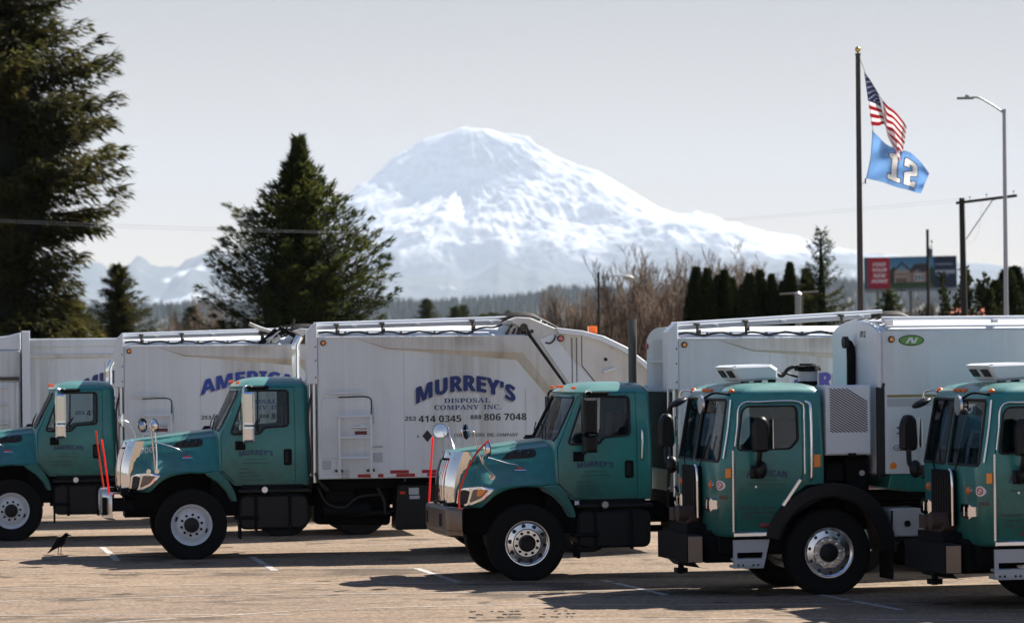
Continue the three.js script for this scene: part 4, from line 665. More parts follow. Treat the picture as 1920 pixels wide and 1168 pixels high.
  for (let k = 0; k < 5; k++) G('roof_hose', tube([[x + 2.7 - 0.1 * k, 3.42 + 0.01 * k, z - 0.22 - 0.05 * k], [x + 3.0, 3.53 + 0.012 * k, z - 0.2 - 0.05 * k], [x + 3.25, 3.52 + 0.01 * k, z - 0.2 - 0.05 * k], [x + 3.5, 3.41 + 0.012 * rr(), z - 0.16 - 0.04 * k], [x + 3.62, 3.345, z - 0.12 - 0.03 * k]], 0.014, 5, 26), k % 2 ? MAT.grease : MAT.hose);
  for (let k = 0; k < 9; k++) G('hose_fitting', (() => { const g = box(0.045, 0.035, 0.035, 0, 0, 0, 0.008); g.rotateZ(rr() * 2); g.translate(x + 3.36 + 0.03 * k, 3.44 - 0.014 * k + 0.012 * rr(), z - 0.14 - 0.1 * rr()); return g; })(), k % 3 ? MAT.grease : MAT.steel);
  if (o.scrap) {
    const s = (n, pts, r, m) => Q(n, tube(pts.map(([a, b, c]) => [x + a - 0.22, b, z + c]), r, 6, 30), m);
    s('bent_pipe', [[2.95, 3.47, -0.1], [3.3, 3.52, -0.1], [3.62, 3.57, -0.12], [3.80, 3.59, -0.12], [3.90, 3.55, -0.1], [3.93, 3.42, -0.1]], 0.026, MAT.grease);
    s('bent_pipe', [[2.5, 3.44, -0.12], [2.9, 3.48, -0.1], [3.4, 3.53, -0.1], [3.75, 3.54, -0.1]], 0.03, MAT.hose);
    s('torn_strap', [[2.34, 3.60, -0.1], [2.5, 3.53, -0.07], [2.75, 3.44, -0.04], [2.84, 3.38, -0.02], [2.70, 3.30, 0.0]], 0.036, MAT.worn);
    s('torn_strap', [[2.62, 3.30, 0.0], [2.78, 3.40, -0.04], [2.95, 3.48, -0.08]], 0.04, MAT.worn);
    s('torn_strap', [[3.3, 3.46, -0.02], [3.5, 3.50, -0.04], [3.66, 3.44, -0.02]], 0.026, MAT.worn);
    s('rod', [[3.02, 3.46, -0.1], [3.09, 3.58, -0.1], [3.10, 3.68, -0.1]], 0.02, MAT.rust);
    s('rod', [[2.85, 3.38, -0.05], [3.0, 3.55, -0.1], [3.08, 3.60, -0.1]], 0.016, MAT.hose);
    for (const [a, b, r, l] of [[2.42, 3.36, 0.75, 0.42], [2.58, 3.38, 0.55, 0.3], [2.75, 3.46, -0.5, 0.3]]) Q('strut', (() => { const g = box(l, 0.075, 0.05, 0, 0, 0); g.rotateZ(r); g.translate(x + a, b, z - 0.02); return g; })(), MAT.black);
  }
  for (const [a, b, c, d] of [[2.92, 3.27, 3.0, 3.44], [3.0, 3.26, 3.05, 3.46], [3.10, 3.27, 3.12, 3.46], [3.2, 3.28, 3.16, 3.45], [2.82, 3.26, 2.92, 3.40]]) Q('gusset_rib', bar([x + a, b, z - 0.01], [x + c, d, z - 0.09], 0.022, 6), MAT.grease);
  Q('gusset_plate', ext([[x + 2.74, 3.245], [x + 3.14, 3.245], [x + 3.10, 3.42], [x + 3.02, 3.45], [x + 2.9, 3.38]], z - 0.14, z - 0.07, 0.008), MAT.worn);
  P('subframe', join(box(4.2, 0.16, 1.5, x + 2.1, 1.06, 0), box(0.5, 0.45, 1.3, x + 0.35, 0.78, 0.1, 0.05)), MAT.black);
  P('hydraulic_tank', ext(round([[x - 0.02, 0.46], [x + 1.12, 0.43], [x + 1.12, 1.0], [x - 0.02, 1.0]], 0.08), 0.1, 0.62, 0.03), MAT.black); P('hydraulic_tank', ext(round([[x + 1.85, 0.5], [x + 2.2, 0.5], [x + 2.2, 1.0], [x + 1.85, 1.0]], 0.05), 0.1, 0.8, 0.03), MAT.black);
  P('side_tank', ext(round([[x + 1.14, 0.38], [x + 1.78, 0.38], [x + 1.78, 1.05], [x + 1.18, 1.05]], 0.05), 0.5, 1.08, 0.02), MAT.gloss);
  P('side_reflector', box(0.08, 0.04, 0.006, x + 1.25, 0.93, 1.084, 0.001), MAT.flaredim); P('side_decal', join(box(0.15, 0.1, 0.004, x + 1.42, 0.95, 1.083, 0.001), box(0.15, 0.05, 0.004, x + 1.43, 0.86, 1.083, 0.001)), MAT.grey);
  P('air_tank', join(cylX(0.13, 0.7, x + 0.45, 0.68, 0.72, 16), box(0.5, 0.1, 0.3, x + 0.9, 0.62, 0.7, 0.03)), MAT.black);
  P('brake_line', join(tube([[x + 0.02, 1.0, 0.9], [x + 0.15, 0.78, 0.85], [x + 0.4, 0.72, 0.88], [x + 0.6, 0.86, 0.86], [x + 0.95, 0.9, 0.84]], 0.018, 6), tube([[x + 0.9, 1.0, 0.9], [x + 1.0, 0.8, 0.88], [x + 1.02, 0.6, 0.86]], 0.025, 6)), MAT.hose);
}
// ------------------------------------------------------------------ the flat-faced truck: same axes, origin under its front axle
const FLAT = [
  { y: 0.735, xf: -1.36, xb: -0.05, w: 1.08, rf: 0.2, rb: 0.06, bow: 0.05 }, { y: 0.78, xf: -1.40, xb: -0.05, w: 1.12, rf: 0.22, rb: 0.06, bow: 0.06 }, { y: 1.62, xf: -1.43, xb: -0.05, w: 1.13, rf: 0.24, rb: 0.08, bow: 0.06 },
  { y: 2.44, xf: -1.29, xb: -0.06, w: 1.10, rf: 0.24, rb: 0.1, bow: 0.06 }, { y: 2.51, xf: -1.25, xb: -0.07, w: 1.08, rf: 0.24, rb: 0.12, bow: 0.06 }, { y: 2.57, xf: -1.17, xb: -0.11, w: 1.0, rf: 0.26, rb: 0.16, bow: 0.06 },
  { y: 2.605, xf: -1.02, xb: -0.2, w: 0.82, rf: 0.26, rb: 0.2, bow: 0.06 }, { y: 2.62, xf: -0.85, xb: -0.35, w: 0.5, rf: 0.2, rb: 0.2, bow: 0.06 }];
const flatW = levelTable(FLAT, 'w'), flatXf = levelTable(FLAT, 'xf'), flatBow = levelTable(FLAT, 'bow'), flatRf = levelTable(FLAT, 'rf');
const flatX = (y, z) => frontX(y, z, flatXf, flatW, flatRf, flatBow);
const F_WIN = round([[-1.165, 1.80], [-1.10, 2.28], [-1.04, 2.335], [-0.43, 2.335], [-0.40, 2.29], [-0.39, 1.92], [-0.49, 1.81]], 0.035);
const F_DOOR = round([[-1.205, 0.80], [-1.205, 1.80], [-1.135, 2.32], [-1.08, 2.365], [-0.40, 2.365], [-0.345, 2.32], [-0.345, 1.47], [-0.62, 1.09], [-0.745, 0.80]], 0.03);
const F_PANE = s => round([[s * 0.05, 1.66], [s * 0.985, 1.66], [s * 0.93, 2.42], [s * 0.05, 2.42]], 0.05);
const F_GEO = (() => {
  let s = cut(brush(hull(FLAT)), brush(hull(FLAT.map((L, i) => ({ ...L, y: i === 0 ? L.y + 0.05 : i > 4 ? L.y - 0.035 : L.y })), 0.035)));
  s = cut(s, brush(prism(F_WIN, -2, 2)));
  for (const k of [1, -1]) s = cut(s, brush(prismX(F_PANE(k), -2, -0.95)));
  s = cut(s, brush(prism([[-0.70, 0.5], [-0.66, 0.95], [-0.52, 1.2], [-0.30, 1.36], [0.3, 1.40], [0.3, 0.5]], -2, 2)));
  const door = common(s, brush(prism(F_DOOR, 0.85, 1.3)));
  const cab = cut(s, brush(prism(grow(F_DOOR, 0.010), 0.85, 1.3)));
  return { cab: metric(cab.geometry), door: metric(door.geometry) };
})();
const F_SIDE_GLASS = onSurface(grow(F_WIN, 0.02), (x, y) => flatW(y) - 0.022, 0);
const F_PANE_GLASS = s => { const rows = []; for (let j = 0; j <= 6; j++) { const y = mix(1.63, 2.45, j / 6), r = []; for (let i = 0; i <= 14; i++) { const z = s * mix(0.02, 1.0, i / 14) * mix(1, 0.95, j / 6); r.push([flatX(y, z) + 0.02, y, z]); } rows.push(r); } return sheet(rows, 0); };
const F_PANE_SEAL = s => { const P = F_PANE(s).map(([z, y]) => V(flatX(y, z) + 0.002, y, z)); return new THREE.TubeGeometry(new THREE.CatmullRomCurve3(P, true, 'catmullrom', 0.1), 80, 0.018, 6, true); };
const F_TRIM = (pts, r) => tube(pts.map(([x, y]) => [x, y, flatW(y) + 0.006]), r, 6, pts.length * 4);
const ARCH = (r0, r1, z0, z1) => { const o = [], i = []; for (let k = 0; k <= 22; k++) { const a = mix(168, -2, k / 22) * Math.PI / 180, sq = 1 + 0.03 * Math.sin(2 * a); o.push([r1 * Math.cos(a) * 1.02, 0.55 + r1 * Math.sin(a) * sq]); i.push([r0 * Math.cos(a), 0.55 + r0 * Math.sin(a)]); } return ext([...o, ...i.reverse()], z0, z1, 0.012); };
const onFront = (g, off) => { const p = g.attributes.position; for (let i = 0; i < p.count; i++) { const z = p.getX(i), y = p.getY(i); p.setXYZ(i, flatX(y, z) - off, y, z); } g.computeVertexNormals(); return g; };

function flatTruck(o) {
  const t = thing('refuse_truck', o.label, 'garbage truck', [0, 0, 0], o.turn * Math.PI / 180, 'refuse trucks parked side by side');
  const P = (n, g, m) => part(t, n, g, m);
  const cab = P('cab', F_GEO.cab, MAT.teal), C = (n, g, m) => part(cab, n, g, m);
  for (const z of [1.0, 0.16, 0, -0.16, -1.0]) C('marker_light', (() => { const g = new THREE.SphereGeometry(1, 12, 8); g.scale(0.035, 0.025, 0.045); g.translate(flatX(2.52, Math.abs(z) > 0.5 ? z * 0.93 : z) - 0.005, 2.525, Math.abs(z) > 0.5 ? z * 0.93 : z); return g; })(), MAT.orange);
  C('side_marker', box(0.07, 0.12, 0.02, -1.285, 1.52, flatW(1.5) - 0.012, 0.006), MAT.amber);
  C('side_marker', box(0.085, 0.16, 0.03, -0.155, 1.655, 1.135, 0.01), MAT.amber);
  C('sticker', onto((() => { const g = new THREE.CircleGeometry(1, 24); g.scale(0.075, 0.06, 1); g.translate(-1.335, 1.37, 0); return g; })(), () => 1.085, 0), MAT.plainwhite).rotation.y = -0.0;
  cab.remove(cab.children[cab.children.length - 1]);
  const badge = C('sticker', onFront((() => { const g = new THREE.CircleGeometry(1, 24); g.scale(0.07, 0.06, 1); g.translate(1.0, 1.37, 0); return g; })(), 0.006), MAT.plainwhite);
  part(badge, 'sticker_mark', onFront((() => { const g = new THREE.RingGeometry(0.03, 0.045, 20); g.translate(1.0, 1.37, 0); return g; })(), 0.009), MAT.redlens); part(badge, 'sticker_mark', onFront((() => { const g = new THREE.PlaneGeometry(0.07, 0.012, 4, 1); g.rotateZ(-0.7); g.translate(1.0, 1.37, 0); return g; })(), 0.010), MAT.redlens);
  C('number', onFront(lettering('310', 0.045, 0.11, { x: 1.03, y: 1.20 }), 0.006), MAT.maroon);
  C('handrail', tube([[-0.245, 1.42, 1.135], [-0.245, 1.44, 1.18], [-0.245, 1.5, 1.19], [-0.245, 2.28, 1.17], [-0.25, 2.36, 1.15], [-0.29, 2.39, 1.105]], 0.019, 8, 40), MAT.chrome);
  C('rain_gutter', F_TRIM([[-1.2, 1.85], [-1.165, 2.1], [-1.14, 2.33], [-1.08, 2.385], [-0.9, 2.39], [-0.40, 2.39], [-0.32, 2.35], [-0.315, 2.2], [-0.315, 1.5]], 0.011), MAT.alu);
  C('pillar_trim', tube([[flatX(1.7, 1.04) - 0.01, 1.7, 1.07], [flatX(2.1, 1.03) - 0.01, 2.1, 1.05], [flatX(2.42, 1.0) - 0.01, 2.42, 1.03]], 0.014, 6), MAT.alu);
  for (let k = 0; k < 9; k++) C('rivet', cylZ(0.008, 0.008, -0.16 - 0.012 * (k % 2), 1.85 + 0.06 * k, flatW(2) + 0.006, 6), MAT.teal);
  const door = P('door', F_GEO.door, MAT.teal), D = (n, g, m) => part(door, n, g, m);
  D('hinge', bar([-1.225, 0.80, flatW(0.9) + 0.004], [-1.225, 1.80, flatW(1.7) + 0.004], 0.014, 8), MAT.steel);
  for (let k = 0; k < 24; k++) D('hinge_knuckle', cylY(0.017, 0.018, -1.225, 0.82 + k * 0.0415, flatW(1.2) + 0.006, 8), MAT.steel);
  D('door_trim', F_TRIM([[-0.735, 0.80], [-0.68, 0.96], [-0.62, 1.085]], 0.01), MAT.alu);
  D('door_trim', (() => { const g = box(0.40, 0.05, 0.03, 0, 0, 0, 0.008); g.rotateZ(0.95); g.translate(-0.49, 1.27, 1.145); return g; })(), MAT.alu);
  D('lettering', lettering(o.name, 0.075, 0.52, { arch: 0.25, x: -0.80, y: 1.475, z: 1.1335 }), MAT.doortext);
  for (const [w, y] of [[0.3, 1.43], [0.5, 1.375]]) D('pinstripe', box(w, 0.006, 0.004, -0.80, y, 1.1325, 0.001), MAT.dimtext);
  ['TARE WGT 34,000', 'LEGAL WGT 54 000', 'UNIT 310   WA'].forEach((s, i) => D('small_print', lettering(s, 0.03, 0.44 - 0.03 * i, { x: -0.93 + 0.01 * i, y: 1.075 - i * 0.06, z: 1.1335 }), std(0.05, 0.055, 0.055)));
  D('door_emblem', ext(round([[-0.60, 1.04], [-0.45, 1.04], [-0.45, 1.15], [-0.525, 1.225], [-0.60, 1.15]], 0.015), 1.128, 1.142, 0.003), MAT.tapewhite);
  D('emblem_inner', join(box(0.035, 0.08, 0.004, -0.555, 1.095, 1.144, 0.001), box(0.035, 0.08, 0.004, -0.495, 1.095, 1.144, 0.001), box(0.1, 0.012, 0.004, -0.525, 1.15, 1.144, 0.001)), MAT.rust);
  D('badge', (() => { const g = new THREE.SphereGeometry(1, 20, 10); g.scale(0.085, 0.033, 0.01); g.translate(-0.83, 0.875, 1.128); return g; })(), MAT.maroon);
  D('door_lock', cylZ(0.014, 0.012, -0.94, 1.35, 1.137, 10), MAT.steel);
  P('window', F_SIDE_GLASS, MAT.glass); P('window', mirrorZ(F_SIDE_GLASS), MAT.glass); P('window_seal', ringTube(F_WIN, (x, y) => flatW(y) - 0.004, 0.014), MAT.seal);
  for (const s of [1, -1]) { P('windshield', F_PANE_GLASS(s), MAT.shield); P('windshield_seal', F_PANE_SEAL(s), MAT.seal); P('wiper', tube([[flatX(1.6, s * 0.35) - 0.03, 1.58, s * 0.35], [flatX(1.75, s * 0.5) - 0.03, 1.75, s * 0.52], [flatX(1.95, s * 0.7) - 0.02, 1.98, s * 0.62]], 0.009, 5), MAT.black); P('sun_visor', box(0.02, 0.2, 0.7, -1.1, 2.33, s * 0.5, 0.008), MAT.inside); }
  P('rear_window', (() => { const g = new THREE.PlaneGeometry(1.2, 0.5); g.rotateY(Math.PI / 2); g.translate(-0.088, 2.05, 0); return g; })(), MAT.seal);
  for (const s of [0.6, -0.6]) P('seat', join(box(0.45, 0.14, 0.5, -0.5, 1.5, s, 0.05), box(0.14, 0.6, 0.46, -0.25, 1.85, s, 0.05)), MAT.seat);
  P('dashboard', ext([[-1.36, 1.2], [-1.0, 1.2], [-1.0, 1.55], [-1.1, 1.64], [-1.36, 1.64]], -1.0, 1.0, 0.02), MAT.inside);
  P('steering_wheel', (() => { const g = new THREE.TorusGeometry(0.22, 0.018, 8, 26); g.rotateY(Math.PI / 2); g.rotateZ(-0.9); g.translate(-0.92, 1.72, 0.6); return g; })(), MAT.black);
  P('paper', box(0.01, 0.22, 0.16, -1.28, 1.78, 0.35, 0.003), MAT.tapewhite);
  // face
  const grille = P('grille', box(0.07, 0.64, 0.76, -1.46, 1.27, 0, 0.03), MAT.black);
  for (let k = 0; k < 7; k++) part(grille, 'grille_bar', box(0.015, 0.5, 0.03, -1.50, 1.27, -0.27 + 0.09 * k, 0.005), MAT.gloss);
  part(grille, 'grille_rim', tube([[-1.485, 0.95, 0.39], [-1.49, 1.5, 0.39], [-1.49, 1.58, 0.36], [-1.49, 1.6, 0.3]], 0.018, 8), MAT.chrome);
  P('radiator_guard', join(box(0.22, 0.2, 0.6, -1.5, 0.95, 0, 0.06), box(0.16, 0.16, 0.3, -1.62, 0.98, -0.12, 0.06), cylX(0.1, 0.2, -1.6, 1.0, 0.2, 14)), MAT.rust);
  for (const s of [0.74, -0.74]) {
    const h = P('headlight', box(0.12, 0.17, 0.34, flatX(1.13, s) - 0.01, 1.13, s, 0.03), MAT.chrome);
    for (const d of [-0.075, 0.075]) part(h, 'lens', box(0.01, 0.11, 0.12, flatX(1.13, s) - 0.073, 1.13, s + d, 0.004), MAT.mirror);
    const turn = P('turn_signal', (() => { const g = new THREE.SphereGeometry(0.05, 14, 10); g.scale(0.7, 1, 1); g.translate(flatX(1.37, s) - 0.005, 1.37, s); return g; })(), MAT.orange);
    part(turn, 'turn_rim', cylX(0.056, 0.02, flatX(1.37, s), 1.37, s, 16), MAT.chrome);
  }
  const bump = P('bumper', ext([[-1.76, 0.42], [-1.56, 0.42], [-1.56, 0.755], [-1.76, 0.755]], -0.62, 0.92, 0.03), MAT.black);
  part(bump, 'bumper_end', box(0.18, 0.32, 0.02, -1.66, 0.587, 0.925, 0.006), MAT.brownplate);
  part(bump, 'tow_hook', join(box(0.06, 0.2, 0.1, -1.70, 0.36, 0.35, 0.02), box(0.14, 0.06, 0.2, -1.70, 0.3, 0.35, 0.02)), MAT.black);
  part(bump, 'bumper_lip', (() => { const r = []; for (const [y, k] of [[0.44, 0], [0.36, 0.08], [0.34, 0.2]]) { const q = []; for (let i = 0; i <= 12; i++) { const u = mix(-1, 1, i / 12); q.push([-1.78 + k + 0.12 * u * u, y, 0.14 + 0.68 * u]); } r.push(q); } return sheet(r, 0.4); })(), MAT.gloss);
  P('front_frame', join(box(0.6, 0.3, 0.9, -1.35, 0.72, 0, 0.03), box(1.2, 0.24, 1.7, -0.75, 0.62, 0, 0.03), box(0.5, 0.4, 1.5, -1.2, 0.6, -0.05, 0.04)), MAT.black);
  P('sill_step', box(0.48, 0.055, 0.05, -0.985, 0.765, 1.12, 0.01), MAT.alu);
  const step = P('step_frame', (() => { const s = shapeOf([[-1.22, 0.35], [-0.84, 0.35], [-0.76, 0.70], [-1.22, 0.70]]); s.holes.push(new THREE.Path([[-1.175, 0.45], [-0.865, 0.45], [-0.84, 0.545], [-1.175, 0.545]].map(p => new THREE.Vector2(...p)))); const g = new THREE.ExtrudeGeometry(s, { depth: 0.03, bevelEnabled: false }); g.translate(0, 0, 1.06); return g; })(), MAT.grey);
  part(step, 'tread', box(0.34, 0.03, 0.22, -1.03, 0.455, 0.98), MAT.grey); part(step, 'tread', box(0.38, 0.03, 0.22, -1.03, 0.37, 0.98), MAT.grey);
  for (const k of [-1.16, -1.1, -0.97, -0.91]) part(step, 'step_hole', cylZ(0.014, 0.006, k, 0.39, 1.092, 8), MAT.seal);
  // mirrors
  for (const s of [1, -1]) {
    const m = new THREE.Group(); m.name = 'door_mirror'; t.add(m);
    part(m, 'mirror_head', ext(round([[-1.03, 1.78], [-0.85, 1.78], [-0.83, 1.86], [-0.85, 2.17], [-0.91, 2.22], [-0.98, 2.21], [-1.03, 2.1]], 0.05), 0, 0.18, 0.03), MAT.gloss);
    m.children[0].position.set(s > 0 ? 0 : -0.50, 0, s > 0 ? 1.24 : -1.50);
    const q = s > 0 ? 0 : -0.50;
    part(m, 'mirror_arm', tube([[q - 0.93, 2.1, s * 1.36], [q - 0.95, 1.72, s * 1.34], [q - 0.95, 1.6, s * 1.26], [s > 0 ? -0.95 : -1.3, 1.5, s * 1.12]], 0.035, 8), MAT.gloss);
    part(m, 'convex_mirror', (() => { const g = new THREE.SphereGeometry(1, 16, 10); g.scale(0.075, 0.11, 0.09); g.translate(q - 0.9, 1.56, s * 1.24); return g; })(), MAT.gloss);
    part(m, 'mirror_glass', box(0.008, 0.36, 0.17, q - 0.80, 2.0, s * 1.36, 0.003), MAT.mirror);
    part(m, 'mirror_foot', box(0.16, 0.16, 0.08, s > 0 ? -0.93 : -1.28, 1.53, s * 1.13, 0.03), MAT.gloss);
  }
  const crossing = new THREE.Group(); crossing.name = 'crossing_mirror'; t.add(crossing);
  part(crossing, 'stalk', tube([[flatX(2.5, -0.95), 2.5, -0.98], [-1.2, 2.52, -1.15], [-1.26, 2.5, -1.25], [-1.28, 2.42, -1.28]], 0.016, 6), MAT.chrome);
  part(crossing, 'mirror_bowl', (() => { const g = new THREE.SphereGeometry(1, 16, 10); g.scale(0.13, 0.045, 0.11); g.rotateZ(0.42); g.translate(-1.30, 2.36, -1.29); return g; })(), MAT.gloss);
  part(crossing, 'stalk', tube([[flatX(2.48, 0.95), 2.48, 0.95], [-1.40, 2.5, 0.9], [-1.5, 2.44, 0.82]], 0.014, 6), MAT.black);
  part(crossing, 'mirror_disc', cylX(0.115, 0.03, -1.52, 2.36, 0.74, 24), MAT.steel);
  // roof unit, intake, engine box
  const ac = P('roof_cooler', ext([[-1.04, 2.815], [-0.98, 2.835], [-0.53, 2.845], [-0.44, 2.79], [-0.44, 2.66], [-0.88, 2.63], [-0.93, 2.64]], -0.42, 0.42, 0.03), MAT.plainwhite);
  part(ac, 'cooler_vent', (() => { const g = box(0.012, 0.1, 0.24, 0, 0, 0, 0.003); g.rotateZ(0.62); g.translate(-0.993, 2.725, 0.2); return g; })(), MAT.seal); part(ac, 'cooler_vent', (() => { const g = box(0.012, 0.1, 0.24, 0, 0, 0, 0.003); g.rotateZ(0.62); g.translate(-0.993, 2.725, -0.2); return g; })(), MAT.seal);
  for (const x of [-0.85, -0.68, -0.5]) part(ac, 'cooler_foot', box(0.09, 0.07, 0.08, x, 2.62, 0.34, 0.01), MAT.black);
  P('roof_hose', tube([[-0.44, 2.74, 0.3], [-0.36, 2.70, 0.32], [-0.28, 2.78, 0.3], [-0.2, 2.81, 0.3], [-0.12, 2.78, 0.28]], 0.024, 8, 30), MAT.hose); P('roof_hose', tube([[-0.42, 2.70, 0.2], [-0.3, 2.73, 0.25], [-0.2, 2.70, 0.25], [-0.05, 2.66, 0.25]], 0.014, 6, 24), MAT.hose);
  const air = P('air_intake', join(cylY(0.12, 0.5, -0.02, 2.53, 0.3, 20), cylY(0.17, 0.06, -0.02, 2.79, 0.3, 24, 0.15), cylY(0.12, 0.04, -0.02, 2.83, 0.3, 20, 0.1)), MAT.black);
  part(air, 'intake_can', cylY(0.124, 0.12, -0.02, 2.69, 0.3, 20), MAT.grey); part(air, 'intake_lid', box(0.24, 0.045, 0.18, -0.07, 2.805, 0.35, 0.02), MAT.black);
  const eng = P('engine_cover', metric(box(0.58, 0.86, 0.45, 0.26, 2.15, 0.89, 0.02)), MAT.plainwhite);
  const R = [0.02, 2.0, 0.50, 2.54];
  for (let k = 0; k < 30; k++) {                                       // slanted louvre slots, kept inside their field
    const c = -0.42 + k * 0.032, pts = [], x0 = R[0], y0 = R[1], x1 = R[2], y1 = R[3], m = -0.62, f = x => y0 + c + m * (x - x0) + 0.16;
    let a = x0, b = x1; const inX = y => x0 + (y - y0 - c - 0.16) / m;
    if (f(a) > y1) a = inX(y1); if (f(b) < y0) b = inX(y0);
    if (b - a < 0.02) continue;
    const L = Math.hypot(b - a, f(b) - f(a)), g = box(L, 0.013, 0.006, 0, 0, 0, 0.001); g.rotateZ(Math.atan(m)); g.translate((a + b) / 2, (f(a) + f(b)) / 2, 1.116); part(eng, 'louvre_slot', g, MAT.seal);
  }
  part(eng, 'cover_latch', box(0.1, 0.05, 0.04, 0.3, 1.72, 1.11, 0.01), MAT.black);
  P('engine', join(box(0.7, 0.95, 1.4, 0.28, 1.25, 0, 0.05), box(0.3, 0.7, 0.2, 0.42, 1.35, 0.85, 0.03), box(0.25, 0.25, 0.2, 0.1, 1.5, 0.9, 0.03)), MAT.black); P('engine_cap', cylZ(0.035, 0.03, 0.47, 1.49, 0.96, 12), MAT.grey);
  const fender = P('fender', ARCH(0.66, 0.83, 0.62, 1.16), MAT.gloss); part(fender, 'fender_lip', ARCH(0.645, 0.675, 1.14, 1.175), MAT.rubber);
  P('mud_flap', box(0.03, 0.85, 0.5, 0.80, 0.6, 0.88), MAT.rubber);
  const tool = P('tool_box', ext(round([[0.78, 0.70], [1.22, 0.70], [1.22, 1.05], [0.78, 1.05]], 0.05), 0.6, 1.12, 0.012), MAT.grey); part(tool, 'box_lock', cylZ(0.04, 0.015, 1.0, 0.86, 1.127, 16), MAT.black); part(tool, 'box_step', box(0.5, 0.04, 0.3, 1.1, 0.66, 1.0, 0.01), MAT.black);
  // body
  const x = 0.69, N = 1.17, F = -0.80, m = (N + F) / 2, hw = (N - F) / 2;
  const prof = [[N, 1.48], [N, 3.24], ...Array.from({ length: 13 }, (_, k) => { const u = mix(0.97, -0.97, k / 12); return [m + hw * u, 3.24 + 0.15 * Math.pow(1 - Math.pow(Math.abs(u), 2.4), 0.7)]; }), [F, 3.24], [F, 1.48]];
  const body = P('body', metric(extX(prof, x, x + 7.4, 0.03)), MAT.white), Q = (n, g, mm) => part(body, n, g, mm);
  Q('front_bulkhead', metric(extX(prof.map(([z, y]) => [m + (z - m) * 0.985, y - 0.01]), x - 0.06, x + 0.0, 0.02)), MAT.plainwhite);
  Q('body_skirt', metric(ext([[x + 0.1, 1.48], [x + 7.3, 1.48], [x + 7.3, 1.25], [x + 0.35, 1.25], [x + 0.06, 1.31]], F + 0.02, N - 0.02, 0.01)), MAT.teal);
  const lamp = Q('side_marker', cylZ(0.042, 0.02, x + 0.11, 3.14, N + 0.006, 18), MAT.seal); part(lamp, 'lens', cylZ(0.027, 0.02, x + 0.11, 3.14, N + 0.015, 16), MAT.amber);
  const oval = Q('oval_decal', (() => { const g = new THREE.CircleGeometry(1, 30); g.scale(0.165, 0.068, 1); g.translate(x + 0.37, 3.125, N + 0.004); return g; })(), MAT.seal);
  part(oval, 'oval_field', (() => { const g = new THREE.CircleGeometry(1, 30); g.scale(0.152, 0.058, 1); g.translate(x + 0.37, 3.125, N + 0.007); return g; })(), std(0.12, 0.3, 0.06, 0.5)); part(oval, 'oval_mark', (() => { const g = new THREE.ShapeGeometry(shapeOf([[-0.08, -0.035], [-0.05, -0.035], [-0.015, 0.012], [0.0, -0.035], [0.05, -0.035], [0.085, 0.035], [0.06, 0.035], [0.03, -0.01], [0.01, 0.035], [-0.03, 0.035]])); g.translate(x + 0.37, 3.125, N + 0.010); return g; })(), MAT.tapewhite);
  Q('yellow_strip', box(2.4, 0.03, 0.008, x + 1.25, 2.44, N + 0.003, 0.002), std(0.25, 0.2, 0.06)); Q('scuffed_band', box(2.4, 0.1, 0.003, x + 1.25, 2.36, N + 0.001, 0.001), MAT.grey);
  const dec = Q('oval_sticker', (() => { const g = new THREE.CircleGeometry(1, 24); g.scale(0.08, 0.038, 1); g.translate(x + 0.2, 1.80, N + 0.004); return g; })(), std(0.12, 0.13, 0.3)); part(dec, 'sticker_field', (() => { const g = new THREE.CircleGeometry(1, 24); g.scale(0.066, 0.026, 1); g.translate(x + 0.2, 1.80, N + 0.007); return g; })(), MAT.tapewhite); part(dec, 'sticker_mark', box(0.07, 0.016, 0.003, x + 0.2, 1.80, N + 0.010, 0.001), std(0.1, 0.08, 0.25));
  Q('reflector', cylZ(0.04, 0.01, x + 0.12, 1.58, N + 0.006, 16), MAT.amber); Q('panel_seam', box(0.008, 1.6, 0.004, x + 2.05, 2.45, N + 0.001, 0.001), MAT.shadetext);
  for (const yy of [2.05, 1.98]) Q('clip', box(0.06, 0.015, 0.02, x + 0.2, yy, N + 0.01, 0.004), MAT.black);
  Q('roof_rail', box(7.2, 0.05, 0.05, x + 3.65, 3.40, N - 0.2, 0.01), MAT.plainwhite); Q('roof_rail', box(7.2, 0.03, 0.06, x + 3.65, 3.30, N - 0.03, 0.01), MAT.plainwhite); Q('rail_bracket', join(box(0.12, 0.07, 0.1, x + 0.12, 3.35, N - 0.15), box(0.2, 0.03, 0.08, x + 0.02, 3.36, N - 0.3)), MAT.steel);
  for (const px of [1.5, 2.9]) Q('rail_bracket', box(0.08, 0.05, 0.08, x + px, 3.36, N - 0.14), MAT.grey);
  Q('exhaust_pipe', tube([[x - 0.12, 2.4, 0.22], [x - 0.12, 3.0, 0.22], [x - 0.13, 3.07, 0.22], [x - 0.2, 3.12, 0.22]], 0.055, 14), MAT.black); Q('exhaust_mouth', (() => { const g = cylX(0.075, 0.06, x - 0.19, 3.11, 0.22, 20); return g; })(), MAT.seal);
  Q('number', (() => { const g = lettering('012', 0.08, 0.24); g.rotateY(-Math.PI / 2); g.translate(x - 0.064, 3.17, 0.55); return g; })(), MAT.blacktext);
  Q('side_hose', tube([[x + 0.02, 2.6, N - 0.02], [x - 0.02, 2.3, N - 0.06], [x + 0.03, 1.9, N - 0.03], [x, 1.5, N - 0.1]], 0.022, 6), MAT.hose);
  Q('corner_post', box(0.1, 1.1, 0.1, x - 0.02, 2.0, N - 0.05, 0.02), MAT.seal);
  P('chassis_rail', box(8.4, 0.26, 0.09, 3.6, 0.92, 0.42), MAT.black); P('chassis_rail', box(8.4, 0.26, 0.09, 3.6, 0.92, -0.42), MAT.black);
